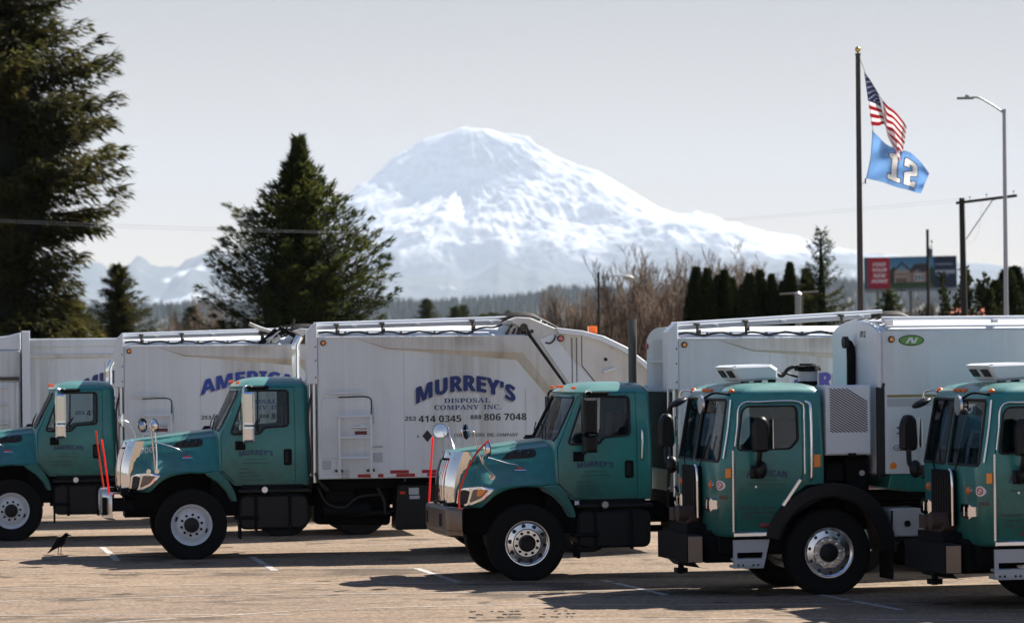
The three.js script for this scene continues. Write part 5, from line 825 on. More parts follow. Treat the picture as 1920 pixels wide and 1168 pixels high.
  P('lift_arm', join(box(0.9, 0.3, 0.5, 1.9, 1.0, 0.75, 0.05), box(0.12, 0.5, 0.2, 1.5, 0.9, 0.95, 0.03), cylX(0.06, 0.8, 1.9, 0.75, 0.98, 12)), MAT.black);
  P('front_axle', cylZ(0.08, 1.7, 0, 0.47, 0, 12), MAT.black);
  wheel(t, 0, 0.95, 1, 'alu_small', 1.03, 0.1); wheel(t, 0, -0.95, -1, 'alu_small', 1.03, 0.4);
  for (const xx of [4.7, 6.0]) for (const s of [1, -1]) { wheel(t, xx, s * 0.98, s, 'dual'); part(t, 'inner_tyre', TYRE, MAT.rubber).position.set(xx, 0.505, s * 0.64); }
  return t;
}
// ------------------------------------------------------------------ the trucks where they stand: (x, distance) of the near front hub
function park(t, x, d, k = 1) { const a = t.rotation.y; t.scale.setScalar(k); t.position.set(x - 1.09 * k * Math.sin(a), 0, -d - 1.09 * k * Math.cos(a)); return t; }
const NOSE = {
  A: [
    { head: [-0.70, 1.98, 1.02], face: [0.75, 0.1, 0.65], foot: [-0.62, 1.30, 1.02], stalks: [[[-0.68, 2.0, 1.06], [-0.6, 1.98, 1.1], [-0.58, 1.9, 1.09], [-0.52, 1.32, 1.03]], [[-0.56, 1.74, 1.06], [-0.3, 1.66, 0.98], [-0.12, 1.58, 0.9], [-0.11, 1.53, 0.87]]] },
    { head: [-0.52, 1.97, 1.03], face: [0.9, 0.1, -0.4], foot: [-0.5, 1.30, 1.05], stalks: [[[-0.52, 1.9, 1.03], [-0.5, 1.6, 1.04], [-0.5, 1.32, 1.05]]] },
    { head: [-0.92, 2.02, -0.9], face: [0.9, 0.05, 0.45], foot: [-0.6, 1.30, -1.02], stalks: [[[-0.9, 2.02, -0.92], [-0.8, 1.95, -0.95], [-0.62, 1.32, -1.02]]] }],
  C: [
    { head: [-0.82, 2.02, 1.05], face: [0.85, 0.1, 0.5], foot: [-0.46, 1.40, 1.02], stalks: [[[-0.82, 2.04, 1.09], [-0.72, 2.02, 1.12], [-0.70, 1.94, 1.11], [-0.60, 1.6, 1.08], [-0.46, 1.42, 1.03]], [[-0.58, 1.68, 1.09], [-0.2, 1.57, 0.97], [-0.10, 1.55, 0.94], [-0.09, 1.50, 0.92]]] },
    { head: [-0.53, 1.78, 1.08], face: [0.95, 0.05, -0.25], foot: [-0.47, 1.41, 1.02], stalks: [[[-0.54, 1.74, 1.08], [-0.6, 1.66, 1.09], [-0.58, 1.6, 1.08]]] },
    { head: [-0.86, 1.99, -0.92], face: [-0.15, 0.12, 1], foot: [-0.75, 1.66, -0.60], stalks: [[[-0.86, 2.05, -0.96], [-0.76, 2.04, -0.96], [-0.73, 1.9, -0.85], [-0.70, 1.68, -0.62]]] }],
};
const truckL = park(bonnetTruck({ label: 'leftmost teal-cabbed refuse truck with AMERICAN on its door and white body', name: 'AMERICAN', nameWidth: 1.82, nameY: 2.575, arch: 0.2, turn: 8.5, mirror: 'chrome', wheels: 'steel', stack: 'chrome', bodyX: 1.90, stackAt: [1.72, 3.0, -1.06], textMat: MAT.vividtext, scrap: true, seed: 3, grab: false, spin: 0.1, nose: [NOSE.A[0]], flags: [] }), -8.33, 57.4, 0.99);
const truckA = park(bonnetTruck({ label: 'refuse truck with MURREY\'S DISPOSAL COMPANY on its long white body and white steel front wheel', name: 'MURREY\'S', turn: 8.5, mirror: 'chrome', wheels: 'steel', stack: 'chrome', bodyX: 1.87, stackAt: [1.74, 3.27, -1.06], beacon: true, seed: 7, grab: false, number: '7001', numberMat: MAT.grey, nose: NOSE.A, flags: [[[[-1.20, 0.98, 1.12], [-1.25, 1.4, 1.12], [-1.30, 1.78, 1.12]], MAT.flare], [[[-1.21, 0.98, -1.1], [-1.27, 1.4, -1.1], [-1.32, 1.86, -1.1]], MAT.flaredim]] }), -4.80, 51.6, 1.015);
const truckC = park(bonnetTruck({ label: 'refuse truck in the middle with polished ten-hole front wheel, black mirrors and tall exhaust stack', name: 'MURREY\'S', turn: 10, mirror: 'black', wheels: 'alu_round', stack: 'tall', bodyX: 2.09, bumperShape: 'round', frontOpening: true, textMat: MAT.purpletext, nameY: 2.54, seed: 9, rise: 0.14, number: '644', bumper: MAT.brownplate, lampAmber: true, label2: true, nose: NOSE.C, flags: [[[[-0.93, 0.98, 1.12], [-0.93, 1.18, 1.12], [-0.83, 1.48, 1.12], [-0.68, 1.74, 1.12], [-0.52, 1.9, 1.1]], MAT.flaredim], [[[-1.0, 0.98, -1.12], [-0.97, 1.45, -1.12], [-0.94, 1.9, -1.12]], MAT.flare]] }), 0.179, 45.93, 0.985);
const truckP = park(flatTruck({ label: 'flat-faced teal refuse truck with AMERICAN on its door and whole front wheel showing', name: 'AMERICAN', turn: 11.5 }), 3.888, 42.7, 1.0);
const truckQ = park(flatTruck({ label: 'flat-faced teal refuse truck cut off by the right edge of the photo', name: 'AMERICAN', turn: 11.5 }), 6.73, 40.1, 1.0);
{ // the farthest truck: only the side of its body shows behind the leftmost cab
  const t = thing('refuse_truck', 'plain white refuse truck body farthest back at left, behind the leftmost cab', 'garbage truck', [-9.04, 0, -64.1], 8.5 * Math.PI / 180, 'refuse trucks parked side by side'), P = (n, g, m) => part(t, n, g, m), z = B_NEAR;
  const body = P('body', metric(box(6.4, 2.1, 2.1, 3.25, 2.2, z - 1.05, 0.02)), MAT.white), Q = (n, g, m) => part(body, n, g, m);
  Q('top_rail', metric(box(6.4, 0.16, 0.14, 3.25, 3.30, z - 0.05, 0.015)), MAT.white); Q('roof', metric(box(6.3, 0.1, 1.9, 3.25, 3.28, z - 1.1, 0.02)), MAT.white);
  Q('wall_ledge', metric(ext([[0.1, 3.02], [6.3, 3.02], [6.3, 3.10], [0.1, 3.10]], z - 0.05, z + 0.035, 0.012)), MAT.worn); Q('wall_seam', box(0.012, 1.8, 0.006, 1.45, 2.05, z + 0.002, 0.001), MAT.shadetext);
  Q('corner_post', metric(box(0.15, 2.65, 0.16, 0.03, 2.2, z - 0.03, 0.012)), MAT.plainwhite);
  letterBlock(body, { name: 'MURREY\'S', textMat: MAT.bluetext, nameY: 2.58 }, -0.38, z);
  const hop = P('hopper', metric(box(1.7, 1.95, 2.0, -0.92, 2.2, z - 1.08, 0.02)), MAT.white); part(hop, 'hopper_lid', metric(ext([[-1.75, 3.18], [-0.06, 3.18], [-0.06, 3.5], [-0.3, 3.44], [-1.75, 3.3]], z - 1.9, z - 0.12, 0.015)), MAT.plainwhite); part(hop, 'hopper_bar', box(1.6, 0.06, 0.08, -0.9, 2.66, z - 0.06), MAT.grease);
  const door = part(hop, 'hopper_door', metric(box(1.5, 1.35, 0.05, -0.85, 1.92, z - 0.06, 0.01)), MAT.white); for (const y of [1.5, 1.85, 2.2, 2.5]) part(hop, 'door_rib', metric(box(1.3, 0.05, 0.05, -0.95, y, z - 0.02, 0.012)), MAT.white); part(hop, 'door_edge', box(0.06, 1.36, 0.06, -0.13, 1.92, z - 0.03, 0.01), MAT.white);
  P('cab', (() => { const g = CAB_GEO.cab.clone(); g.translate(-3.6, 0, 0); return g; })(), MAT.teal); P('door', (() => { const g = CAB_GEO.door.clone(); g.translate(-3.6, 0, 0); return g; })(), MAT.teal);
  P('chassis_rail', box(9.5, 0.3, 0.9, 1.4, 0.9, 0), MAT.black); for (const x of [-3.6, 3.3, 4.6]) for (const s of [1, -1]) wheel(t, x, s * 0.95, s, x < 0 ? 'steel' : 'dual');
}
// ------------------------------------------------------------------ trees: tapered trunk, limbs and a crown of leaf-sized faces
const leafMat = (r, g, b, tr = 0.35) => new THREE.MeshPhysicalMaterial({ color: lin(r, g, b), vertexColors: true, roughness: 1, specularIntensity: 0.08, transmission: tr, thickness: 0, side: THREE.DoubleSide });
const BARK = std(0.055, 0.042, 0.032, 0.95), BARK_PALE = std(0.135, 0.092, 0.064, 0.95), BARK_RED = std(0.115, 0.064, 0.042, 0.95);
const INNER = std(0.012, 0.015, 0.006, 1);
class Cloud {                                                          // collects thin leaf faces
  constructor() { this.p = []; this.c = []; }
  blade(o, d, len, wid, tint, n) {                                     // a kinked blade from o along d
    const s = V(d.y * n.z - d.z * n.y, d.z * n.x - d.x * n.z, d.x * n.y - d.y * n.x); s.normalize();
    const m = [o.x + d.x * len * 0.45, o.y + d.y * len * 0.45, o.z + d.z * len * 0.45], e = [o.x + d.x * len, o.y + d.y * len - 0.12 * len, o.z + d.z * len], w = wid / 2;
    const a = [m[0] + s.x * w, m[1] + s.y * w, m[2] + s.z * w], b = [m[0] - s.x * w, m[1] - s.y * w, m[2] - s.z * w];
    this.p.push(o.x, o.y, o.z, ...a, ...b, ...a, ...e, ...b); for (let k = 0; k < 6; k++) this.c.push(...tint);
  }
  build() { const g = new THREE.BufferGeometry(); g.setAttribute('position', new THREE.Float32BufferAttribute(this.p, 3)); g.setAttribute('color', new THREE.Float32BufferAttribute(this.c, 3)); g.computeVertexNormals(); return g; }
}
function conifer(o) {                                                  // o.profile: [height, radius]; returns { crown, trunk, limbs }
  const R = rng(o.seed), cloud = new Cloud(), limbs = [], top = o.profile[o.profile.length - 1][0], base = o.profile[0][0], n = o.branches;
  for (let i = 0; i < n; i++) {
    const f = Math.pow((i + R()) / n, o.bias || 1.15), y0 = mix(base, top * 0.985, f), reach = lerpTable(o.profile, y0), az = i * 2.39996 + R() * 0.9;
    const clump = 0.5 + 0.5 * fbm(Math.cos(az) * 1.3 + 7, y0 * (o.tier || 0.55) + Math.sin(az) * 1.3, 2, o.seed), L = reach * mix(o.ragged || 0.6, 1.12, clump) * (0.8 + 0.3 * R());
    const rise = mix(o.rise0, o.rise1, f) + (R() - 0.5) * 0.35, curl = o.curl, dx = Math.cos(az), dz = Math.sin(az), at = t => V(dx * L * t, y0 + L * (rise * t + curl * t * t), dz * L * t);
    if (o.limbs && L > 0.4 && i % 2) limbs.push(tube([[0, y0, 0], at(0.45).toArray(), at(0.8).toArray()], 0.006 + 0.006 * L, 4, 3));
    const steps = Math.max(2, Math.round(L * o.sprays)), shade = 0.65 + 0.6 * R(), yellow = R() * R();
    for (let k = 0; k <= steps; k++) {
      const t = mix(o.bare || 0.1, 1, (k + R() * 0.7) / (steps + 0.7)), p = at(t), w = o.puff * (0.75 + 0.5 * R()) * (1 - 0.45 * t * t) * Math.min(1, 0.08 + L / (o.puff * 4.5)), m0 = shade * (0.8 + 0.4 * R());
      for (let q = 0; q < o.tuft; q++) {                               // needles of a puff: outward along the bough, drooping at its underside
        const u = (R() * 2 - 1), v = (R() * 2 - 1), s = (R() * 2 - 1), q0 = V(p.x + (dx * u - dz * s) * w, p.y + v * w * (o.flat || 0.5) - (o.hang || 0) * w * Math.abs(s), p.z + (dz * u + dx * s) * w);
        const d = V(dx * (0.5 + 0.6 * R()) - dz * s * 0.9, (rise + 2 * curl * t) * 0.7 + (R() - 0.5) * 0.7 - (o.hang || 0), dz * (0.5 + 0.6 * R()) + dx * s * 0.9).normalize(), m = m0 * (0.75 + 0.5 * R());
        cloud.blade(q0, d, o.leaf * (0.6 + 0.8 * R()), o.leaf * o.wide, [m * (1 + 0.8 * yellow), m * (1 + 0.4 * yellow), m * 0.85], V(R() - 0.5, 0.7 + R(), R() - 0.5));
      }
    }
    const e = at(0.95), tip = V(dx, rise + 2 * curl, dz).normalize();  // the leader of the bough
    for (let q = 0; q < (o.tips || 0); q++) cloud.blade(V(e.x + (R() - 0.5) * 0.08, e.y + (R() - 0.5) * 0.08, e.z + (R() - 0.5) * 0.08), V(tip.x + (R() - 0.5) * 0.7, tip.y + (R() - 0.2) * 0.5, tip.z + (R() - 0.5) * 0.7).normalize(), o.leaf * (1.1 + R()), o.leaf * o.wide * 0.8, [shade, shade, shade * 0.85], V(R() - 0.5, 1, R() - 0.5));
  }
  let core = null;
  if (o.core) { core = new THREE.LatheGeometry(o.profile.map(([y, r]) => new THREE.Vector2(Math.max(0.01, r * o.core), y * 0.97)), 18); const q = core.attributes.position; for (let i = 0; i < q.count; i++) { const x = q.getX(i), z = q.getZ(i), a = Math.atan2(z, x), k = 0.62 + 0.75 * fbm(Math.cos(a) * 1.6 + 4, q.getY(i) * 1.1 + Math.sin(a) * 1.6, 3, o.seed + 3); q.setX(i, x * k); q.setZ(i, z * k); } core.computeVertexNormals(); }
  return { core, crown: cloud.build(), trunk: bar([0, -0.3, 0], [0, top * 0.97, 0], o.stem, 9, 0.02), limbs: limbs.length ? join(limbs) : null };
}
function plant(name, label, category, x, d, geo, leaf, bark = BARK, turn = 0, group) {
  const t = thing(name, label, category, [x, -0.25, -d], turn, group);
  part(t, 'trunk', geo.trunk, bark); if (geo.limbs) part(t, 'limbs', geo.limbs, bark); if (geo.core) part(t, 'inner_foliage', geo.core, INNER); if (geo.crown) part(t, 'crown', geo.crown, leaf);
  return t;
}
const GREEN_OLIVE = leafMat(0.046, 0.047, 0.013, 0.42), GREEN_DEEP = leafMat(0.046, 0.058, 0.019, 0.45), GREEN_HEDGE = leafMat(0.020, 0.028, 0.009, 0.3);
const px = (x, y, d) => [(x + (665 - y) * 0.0105 - 960) * d / FOCAL, EYE + 0.25 + (665 - y - (x - 960) * 0.0105) * d / FOCAL];    // a spot of the photo at distance d: x and height over the soil
{
  // the big tree that fills the left edge
  const big = conifer({ seed: 21, profile: [[1.2, 3.6], [4.3, 3.8], [6.2, 3.3], [7.4, 3.9], [8.4, 4.9], [9.6, 5.5], [11, 5.1], [12.6, 4.6], [14, 4.0], [15.2, 3.3], [16.4, 2.5], [18, 1.4], [20.2, 0.2]], core: 0.45, branches: 520, sprays: 1.7, tuft: 42, leaf: 0.38, wide: 0.36, puff: 0.6, flat: 0.55, tips: 8, rise0: -0.1, rise1: 0.35, curl: 0.07, stem: 0.5, ragged: 0.5, tier: 0.9, hang: 0.35, limbs: true });
  plant('conifer', 'huge dark olive conifer that fills the left edge of the photo', 'tree', px(-28, 600, 130)[0], 130, big, GREEN_OLIVE, BARK, 0.4);
  const mate = conifer({ seed: 22, profile: [[0.6, 1.6], [3.0, 1.5], [4, 1.1], [5, 0.6], [5.6, 0.1]], core: 0.6, branches: 170, sprays: 2.2, tuft: 32, leaf: 0.28, wide: 0.3, puff: 0.5, tips: 5, rise0: 0.1, rise1: 0.35, curl: 0.1, stem: 0.2, ragged: 0.6, hang: 0.3 });
  plant('conifer', 'low olive conifer tucked against the foot of the huge left tree', 'tree', px(128, 600, 136)[0], 136, mate, GREEN_OLIVE);
  const small = conifer({ seed: 23, profile: [[0.6, 1.5], [3.9, 1.5], [4.5, 1.25], [5.2, 1.0], [5.6, 0.72], [6.4, 0.5], [7.1, 0.08]], core: 0.28, branches: 230, sprays: 4.5, tuft: 26, leaf: 0.2, wide: 0.3, puff: 0.26, tips: 4, rise0: 0.05, rise1: 0.5, curl: 0.05, stem: 0.16, ragged: 0.5, tier: 1.2, thick: 1.2, limbs: true });
  plant('conifer', 'small spired conifer right beside the huge left tree', 'tree', px(222, 590, 142)[0], 142, small, GREEN_OLIVE);
  // the broad one in front of the mountain's left foot
  const broad = conifer({ seed: 31, profile: [[0.8, 2.9], [3.2, 3.15], [4.2, 3.05], [5.2, 2.85], [6.0, 2.3], [6.7, 1.8], [7.3, 1.35], [8.0, 0.85], [8.7, 0.48], [9.2, 0.24], [9.7, 0.12], [10.25, 0.03]], core: 0.42, branches: 480, bias: 0.95, sprays: 4.2, tuft: 24, leaf: 0.19, wide: 0.32, puff: 0.25, tips: 12, rise0: 0.1, rise1: 0.85, curl: 0.16, stem: 0.3, ragged: 0.5, tier: 1.5, thick: 1.2, limbs: true });
  plant('conifer', 'broad dark conifer with upswept branch tips before the mountain\'s left slope', 'tree', px(563, 600, 110)[0], 110, broad, GREEN_DEEP, BARK, 1.1);
  // the thin-branched one near the flagpole
  const sparse = conifer({ seed: 41, profile: [[1.0, 1.15], [4.2, 1.1], [4.8, 0.95], [5.6, 0.95], [6.2, 0.55], [6.7, 0.5], [7.3, 0.25], [7.75, 0.04]], core: 0.14, branches: 120, sprays: 8, tuft: 18, leaf: 0.15, wide: 0.34, puff: 0.11, tips: 3, rise0: -0.12, rise1: 0.5, curl: 0.12, stem: 0.14, ragged: 0.45, tier: 2, hang: 0.4, limbs: true });
  plant('conifer', 'sparse conifer with thin level branches left of the flagpole', 'tree', px(1541, 590, 125)[0], 125, sparse, GREEN_DEEP);
  const cone = conifer({ seed: 51, profile: [[0.5, 1.4], [3.5, 1.2], [4.2, 0.9], [5.0, 0.55], [5.9, 0.05]], core: 0.5, branches: 130, sprays: 4, tuft: 20, leaf: 0.19, wide: 0.32, puff: 0.26, tips: 3, rise0: 0.05, rise1: 0.5, curl: 0.1, stem: 0.12, ragged: 0.55, thick: 1.2 });
  plant('conifer', 'dark young conifer in front of the billboard\'s red panel', 'tree', px(1668, 590, 150)[0], 150, cone, GREEN_DEEP);
  const right = plant('conifer', 'low dark conifer just right of the young one, under the billboard house', 'tree', px(1700, 600, 154)[0], 154, cone, GREEN_OLIVE, BARK, 2); right.scale.set(1.1, 0.72, 1.1);
  // little ones far across the fields, before the wooded ridge
  [[800, 560, 420, 'little far conifer, tallest of those over the middle truck body'], [852, 574, 460, 'little far conifer second from the left over the middle truck body'], [868, 572, 462, 'little far conifer third from the left over the middle truck body'], [908, 588, 400, 'squat dark far conifer over the middle truck body'], [925, 586, 404, 'squat dark far conifer next to the tailgate hoses'], [953, 582, 440, 'thin far conifer farthest right over the middle truck body'], [360, 574, 380, 'little far conifer between the two left trees'], [1742, 570, 300, 'dim far conifer below the billboard\'s right end']].forEach(([x, y, d, lab], i) => {
    const [X, h] = px(x, y, d), t = plant('far_conifer', lab, 'tree', X, d, i % 2 ? cone : small, GREEN_DEEP, BARK, i * 1.3, 'little far conifers'); const k = h / (i % 2 ? 5.9 : 7.1); t.scale.set(k * (i === 3 || i === 4 ? 2.2 : 1.0), k, k * 1.2);
  });
}
// the row of clipped columns
{
  const R = rng(61), make = seed => {
    const r = rng(seed), c = new Cloud(), H = 6.4, core = [];
    const rad = y => 0.44 * Math.pow(Math.sin(Math.PI * clamp(0.5 + 0.5 * (y / H) ** 1.9, 0, 1)), 0.8) * (0.9 + 0.2 * fbm(y * 0.9, seed, 3, seed)) * (y < H ? 1 : 0);
    for (let k = 0; k < 5200; k++) { const y = 0.1 + (H - 0.15) * r(), a = r() * 6.283, q = rad(y) * (0.86 + 0.2 * r() + 0.12 * (fbm(a * 2, y * 1.5, 2, seed) - 0.5)), m = 0.6 + 0.7 * r(), yl = r(); c.blade(V(Math.cos(a) * q, y, Math.sin(a) * q), V(Math.cos(a) * 0.45 + (r() - 0.5) * 0.5, 0.9, Math.sin(a) * 0.45 + (r() - 0.5) * 0.5).normalize(), 0.15 + 0.1 * r(), 0.07, [m * (1 + 0.3 * yl), m * (1 + 0.1 * yl), m * 0.9], V(Math.cos(a), 0, Math.sin(a))); }
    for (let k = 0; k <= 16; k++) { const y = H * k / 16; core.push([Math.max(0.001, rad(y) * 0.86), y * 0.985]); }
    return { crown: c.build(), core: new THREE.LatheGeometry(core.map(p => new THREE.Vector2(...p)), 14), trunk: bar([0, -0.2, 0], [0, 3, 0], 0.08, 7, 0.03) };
  };
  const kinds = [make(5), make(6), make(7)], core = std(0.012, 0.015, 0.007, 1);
  const spots = [[1308, 508, 1.35, 'leftmost and widest of the clipped columnar evergreens'], [1326, 504, 1.0, 'second columnar evergreen from the left, rising behind the widest'], [1345, 516, 0.95, 'third columnar evergreen from the left'], [1360, 508, 1.15, 'fourth columnar evergreen from the left, tall'], [1376, 518, 0.95, 'fifth columnar evergreen from the left, low'], [1403, 518, 1.05, 'sixth columnar evergreen from the left, after the gap'], [1417, 516, 0.9, 'seventh columnar evergreen from the left'], [1429, 509, 1.0, 'eighth columnar evergreen from the left'], [1448, 508, 1.05, 'ninth columnar evergreen from the left'], [1467, 522, 0.9, 'tenth columnar evergreen from the left, low'], [1481, 504, 1.0, 'eleventh columnar evergreen from the left, pointed'], [1513, 500, 1.25, 'last columnar evergreen on the right, behind the sparse conifer'], [1390, 540, 0.9, 'short columnar evergreen filling the gap in the row']];
  let first = [];
  spots.forEach(([x, y, w, lab], i) => {
    const d = 134 + 2 * R(), [X, h] = px(x, y, d), k = kinds[i % 3];
    const t = thing('columnar_evergreen', lab, 'tree', [X, -0.25, -d], R() * 6, 'clipped columnar evergreens in a row');
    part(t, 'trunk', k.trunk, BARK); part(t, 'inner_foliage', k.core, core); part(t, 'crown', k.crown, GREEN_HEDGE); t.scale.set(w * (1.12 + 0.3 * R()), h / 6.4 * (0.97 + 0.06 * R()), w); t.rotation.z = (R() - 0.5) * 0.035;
  });
  const dark = [[1868, 528, 1.5, 'dark round evergreen left of the lamp post foot'], [1895, 508, 1.9, 'dark tall evergreen right of the lamp post, at the photo edge'], [1918, 500, 1.9, 'dark evergreen cut off by the right edge of the photo']];
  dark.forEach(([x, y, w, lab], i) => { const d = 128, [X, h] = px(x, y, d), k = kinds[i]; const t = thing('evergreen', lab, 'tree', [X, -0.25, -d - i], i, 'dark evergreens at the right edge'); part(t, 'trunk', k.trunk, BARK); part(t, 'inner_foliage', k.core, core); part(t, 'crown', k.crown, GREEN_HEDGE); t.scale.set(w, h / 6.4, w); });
}
// leafless trees
function bare(seed, o) {
  const R = rng(seed), tr = [], fine = [];
  const seg = (list, a, b, r0, r1, n) => { const g = new THREE.CylinderGeometry(r1, r0, a.distanceTo(b), n, 1, true), d = b.clone().sub(a).normalize(); g.applyQuaternion(new THREE.Quaternion().setFromUnitVectors(V(0, 1, 0), d)); g.translate((a.x + b.x) / 2, (a.y + b.y) / 2, (a.z + b.z) / 2); list.push(g); };
  const grow = (a, d, L, r, lev) => {
    const b1 = a.clone().addScaledVector(d, L * 0.5), d2 = d.clone().add(V((R() - 0.5) * 0.3, 0.06, (R() - 0.5) * 0.3)).normalize(), b = b1.clone().addScaledVector(d2, L * 0.5), list = lev < 2 ? tr : fine, n = lev < 2 ? 7 : lev < 4 ? 4 : 3;
    seg(list, a, b1, r, r * 0.86, n); seg(list, b1, b, r * 0.86, r * 0.7, n);
    if (lev >= o.levels) return;
    const kids = lev === 0 ? o.forks : 2 + (R() < 0.4 ? 1 : 0);
    for (let k = 0; k < kids; k++) {
      const at = k === 0 ? b : (R() < 0.5 ? b : b1), dir = (k === 0 ? d2 : d).clone().multiplyScalar(1).add(V((R() - 0.5) * o.splay, o.up * (0.3 + R()), (R() - 0.5) * o.splay)).normalize();
      grow(at.clone(), dir, L * (0.62 + 0.28 * R()), Math.max(o.twig, r * (k === 0 ? 0.7 : 0.55)), lev + 1);
    }
  };
  for (let s = 0; s < o.stems; s++) grow(V((R() - 0.5) * 0.6 * (o.stems - 1), 0, (R() - 0.5) * 0.6 * (o.stems - 1)), V((R() - 0.5) * 0.25 * o.stems, 1, (R() - 0.5) * 0.25 * o.stems).normalize(), o.first * (0.8 + 0.4 * R()), o.r, 0);
  const t = join(tr), f = join(fine); let h = 0; for (const g of [t, f]) { g.computeBoundingBox(); h = Math.max(h, g.boundingBox.max.y); }
  return { trunk: t, limbs: f, h };
}
{
  const tall = [bare(71, { levels: 7, forks: 5, splay: 1.25, up: 0.45, first: 1.9, r: 0.17, twig: 0.0135, stems: 1 }), bare(72, { levels: 7, forks: 4, splay: 1.1, up: 0.6, first: 2.0, r: 0.16, twig: 0.0135, stems: 1 }), bare(73, { levels: 7, forks: 3, splay: 1.3, up: 0.45, first: 1.7, r: 0.15, twig: 0.0135, stems: 2 })];
  const brush = [bare(81, { levels: 6, forks: 4, splay: 0.85, up: 0.9, first: 1.5, r: 0.06, twig: 0.0115, stems: 5 }), bare(82, { levels: 6, forks: 3, splay: 0.75, up: 1.1, first: 1.6, r: 0.055, twig: 0.0115, stems: 5 }), bare(83, { levels: 6, forks: 4, splay: 0.95, up: 0.55, first: 1.3, r: 0.1, twig: 0.0115, stems: 1 })];
  const put = (x, y, d, k, m, lab, group, wide = 1, turn = 0) => { const [X, h] = px(x, y, d), t = thing('bare_tree', lab, 'tree', [X, -0.25, -d], turn, group); part(t, 'trunk', k.trunk, m); part(t, 'crown', k.limbs, m); const s = h / k.h; t.scale.set(s * wide, s, s * wide); };
  const G1 = 'tall leafless trees behind the evergreen row', G2 = 'leafless reddish brush behind the middle tailgate';
  [[1188, 470, 190, 'tall bare tree at the left of the leafless group'], [1232, 462, 200, 'tall bare tree second from the left in the leafless group'], [1280, 478, 210, 'bare tree above the first columnar evergreen'], [1338, 466, 195, 'tall bare tree rising behind the columnar evergreens'], [1382, 460, 198, 'tall bare tree rising behind the gap of the evergreen row'], [1420, 492, 205, 'lower bare tree behind the ninth columnar evergreen'], [1468, 500, 215, 'faint bare tree behind the last columnar evergreens']].forEach(([x, y, d, l], i) => put(x, y, d, tall[i % 3], BARK_PALE, l, G1, 1.25, i * 1.9));
  [[1163, 478, 192, 'bare tree at the far left edge of the tall leafless group'], [1210, 456, 204, 'thin bare tree between the two tallest at left'], [1258, 470, 206, 'bare tree left of the first columnar evergreen'], [1312, 462, 208, 'bare tree directly behind the second columnar evergreen'], [1362, 452, 202, 'tallest bare tree of the right half of the leafless group'], [1402, 474, 204, 'bare tree behind the sixth columnar evergreen']].forEach(([x, y, d, l], i) => put(x, y, d, tall[(i + 1) % 3], BARK_PALE, l, G1, 1.15, i * 2.3 + 1));
  [[1022, 540, 165, 'pale bare tree leftmost in the brush, over the tailgate hoses'], [1052, 536, 158, 'bare brush second from the left, left of the cobra lamp'], [1082, 548, 150, 'bare brush just left of the cobra lamp pole'], [1112, 528, 156, 'bare brush behind the cobra lamp pole'], [1145, 540, 148, 'reddish bare tree behind the orange beacon'], [1188, 522, 150, 'rounded reddish bare tree right of the cobra lamp'], [1226, 526, 154, 'rounded reddish bare tree above the tall exhaust stack'], [1262, 546, 158, 'reddish bare tree above the white body corner'], [1290, 552, 170, 'dim bare brush left of the first columnar evergreen']].forEach(([x, y, d, l], i) => put(x, y, d, brush[[1, 0, 1, 0, 2, 2, 2, 0, 1][i]], i > 3 ? BARK_RED : BARK_PALE, l, G2, 0.95, i * 1.3));
  [[385, 530, 240, 'faint bare tree left of the broad conifer'], [345, 560, 260, 'faint low bare tree right of the small spired conifer'], [1640, 560, 230, 'faint bare brush below the billboard\'s left end'], [1735, 545, 240, 'faint bare brush below the billboard\'s middle']].forEach(([x, y, d, l], i) => put(x, y, d, tall[i % 3], BARK_PALE, l, undefined, 1.1, i));
  // broadleaf shrubs by the lamp post, one in pink bud
  const shrub = (seed, W, H, n, leaf, wid, gap) => { const r = rng(seed), c = new Cloud(), st = []; for (let k = 0; k < 34; k++) { const a = r() * 6.283, q = W * Math.sqrt(r()), h = H * (0.55 + 0.45 * r()) * (1 - 0.35 * (q / W) ** 2), p0 = V(0.1 * Math.cos(a), 0, 0.1 * Math.sin(a)), p1 = V(q * 0.7 * Math.cos(a), h * 0.6, q * 0.7 * Math.sin(a)), p2 = V(q * Math.cos(a), h, q * Math.sin(a)); st.push(tube([p0.toArray(), p1.toArray(), p2.toArray()], 0.012, 4, 4)); for (let m = 0; m < n; m++) { const t = gap + (1 - gap) * r(), p = t < 0.5 ? p0.clone().lerp(p1, t * 2) : p1.clone().lerp(p2, t * 2 - 1), v = 0.6 + 0.8 * r(); c.blade(p.add(V((r() - 0.5) * 0.18, (r() - 0.5) * 0.18, (r() - 0.5) * 0.18)), V(r() - 0.5, r() * 0.9, r() - 0.5).normalize(), leaf * (0.7 + 0.6 * r()), wid, [v * (1 + 0.3 * r()), v, v * 0.9], V(r() - 0.5, 0.6, r() - 0.5)); } } return { trunk: join(st), crown: c.build() }; };
  const bud = new THREE.MeshPhysicalMaterial({ color: lin(0.42, 0.19, 0.15), vertexColors: true, roughness: 1, transmission: 0.3, thickness: 0, side: THREE.DoubleSide });
  const s1 = shrub(91, 1.15, 5.0, 260, 0.17, 0.10, 0.2), s2 = shrub(92, 0.95, 3.6, 60, 0.10, 0.09, 0.3), s3 = shrub(93, 0.8, 4.4, 210, 0.17, 0.10, 0.15);
  const B = (n, lab, x, y, d, g, m, h0) => { const [X, h] = px(x, y, d), t = thing(n, lab, 'shrub', [X, -0.25, -d]); part(t, 'stems', g.trunk, BARK); part(t, 'leaves', g.crown, m); t.scale.setScalar(h / h0); };
  B('broadleaf_shrub', 'tall loose green shrub left of the utility pole foot', 1776, 506, 118, s1, GREEN_HEDGE, 5.0);
  B('broadleaf_shrub', 'tall pointed green shrub right of the utility pole foot', 1832, 484, 120, s3, GREEN_HEDGE, 4.4);
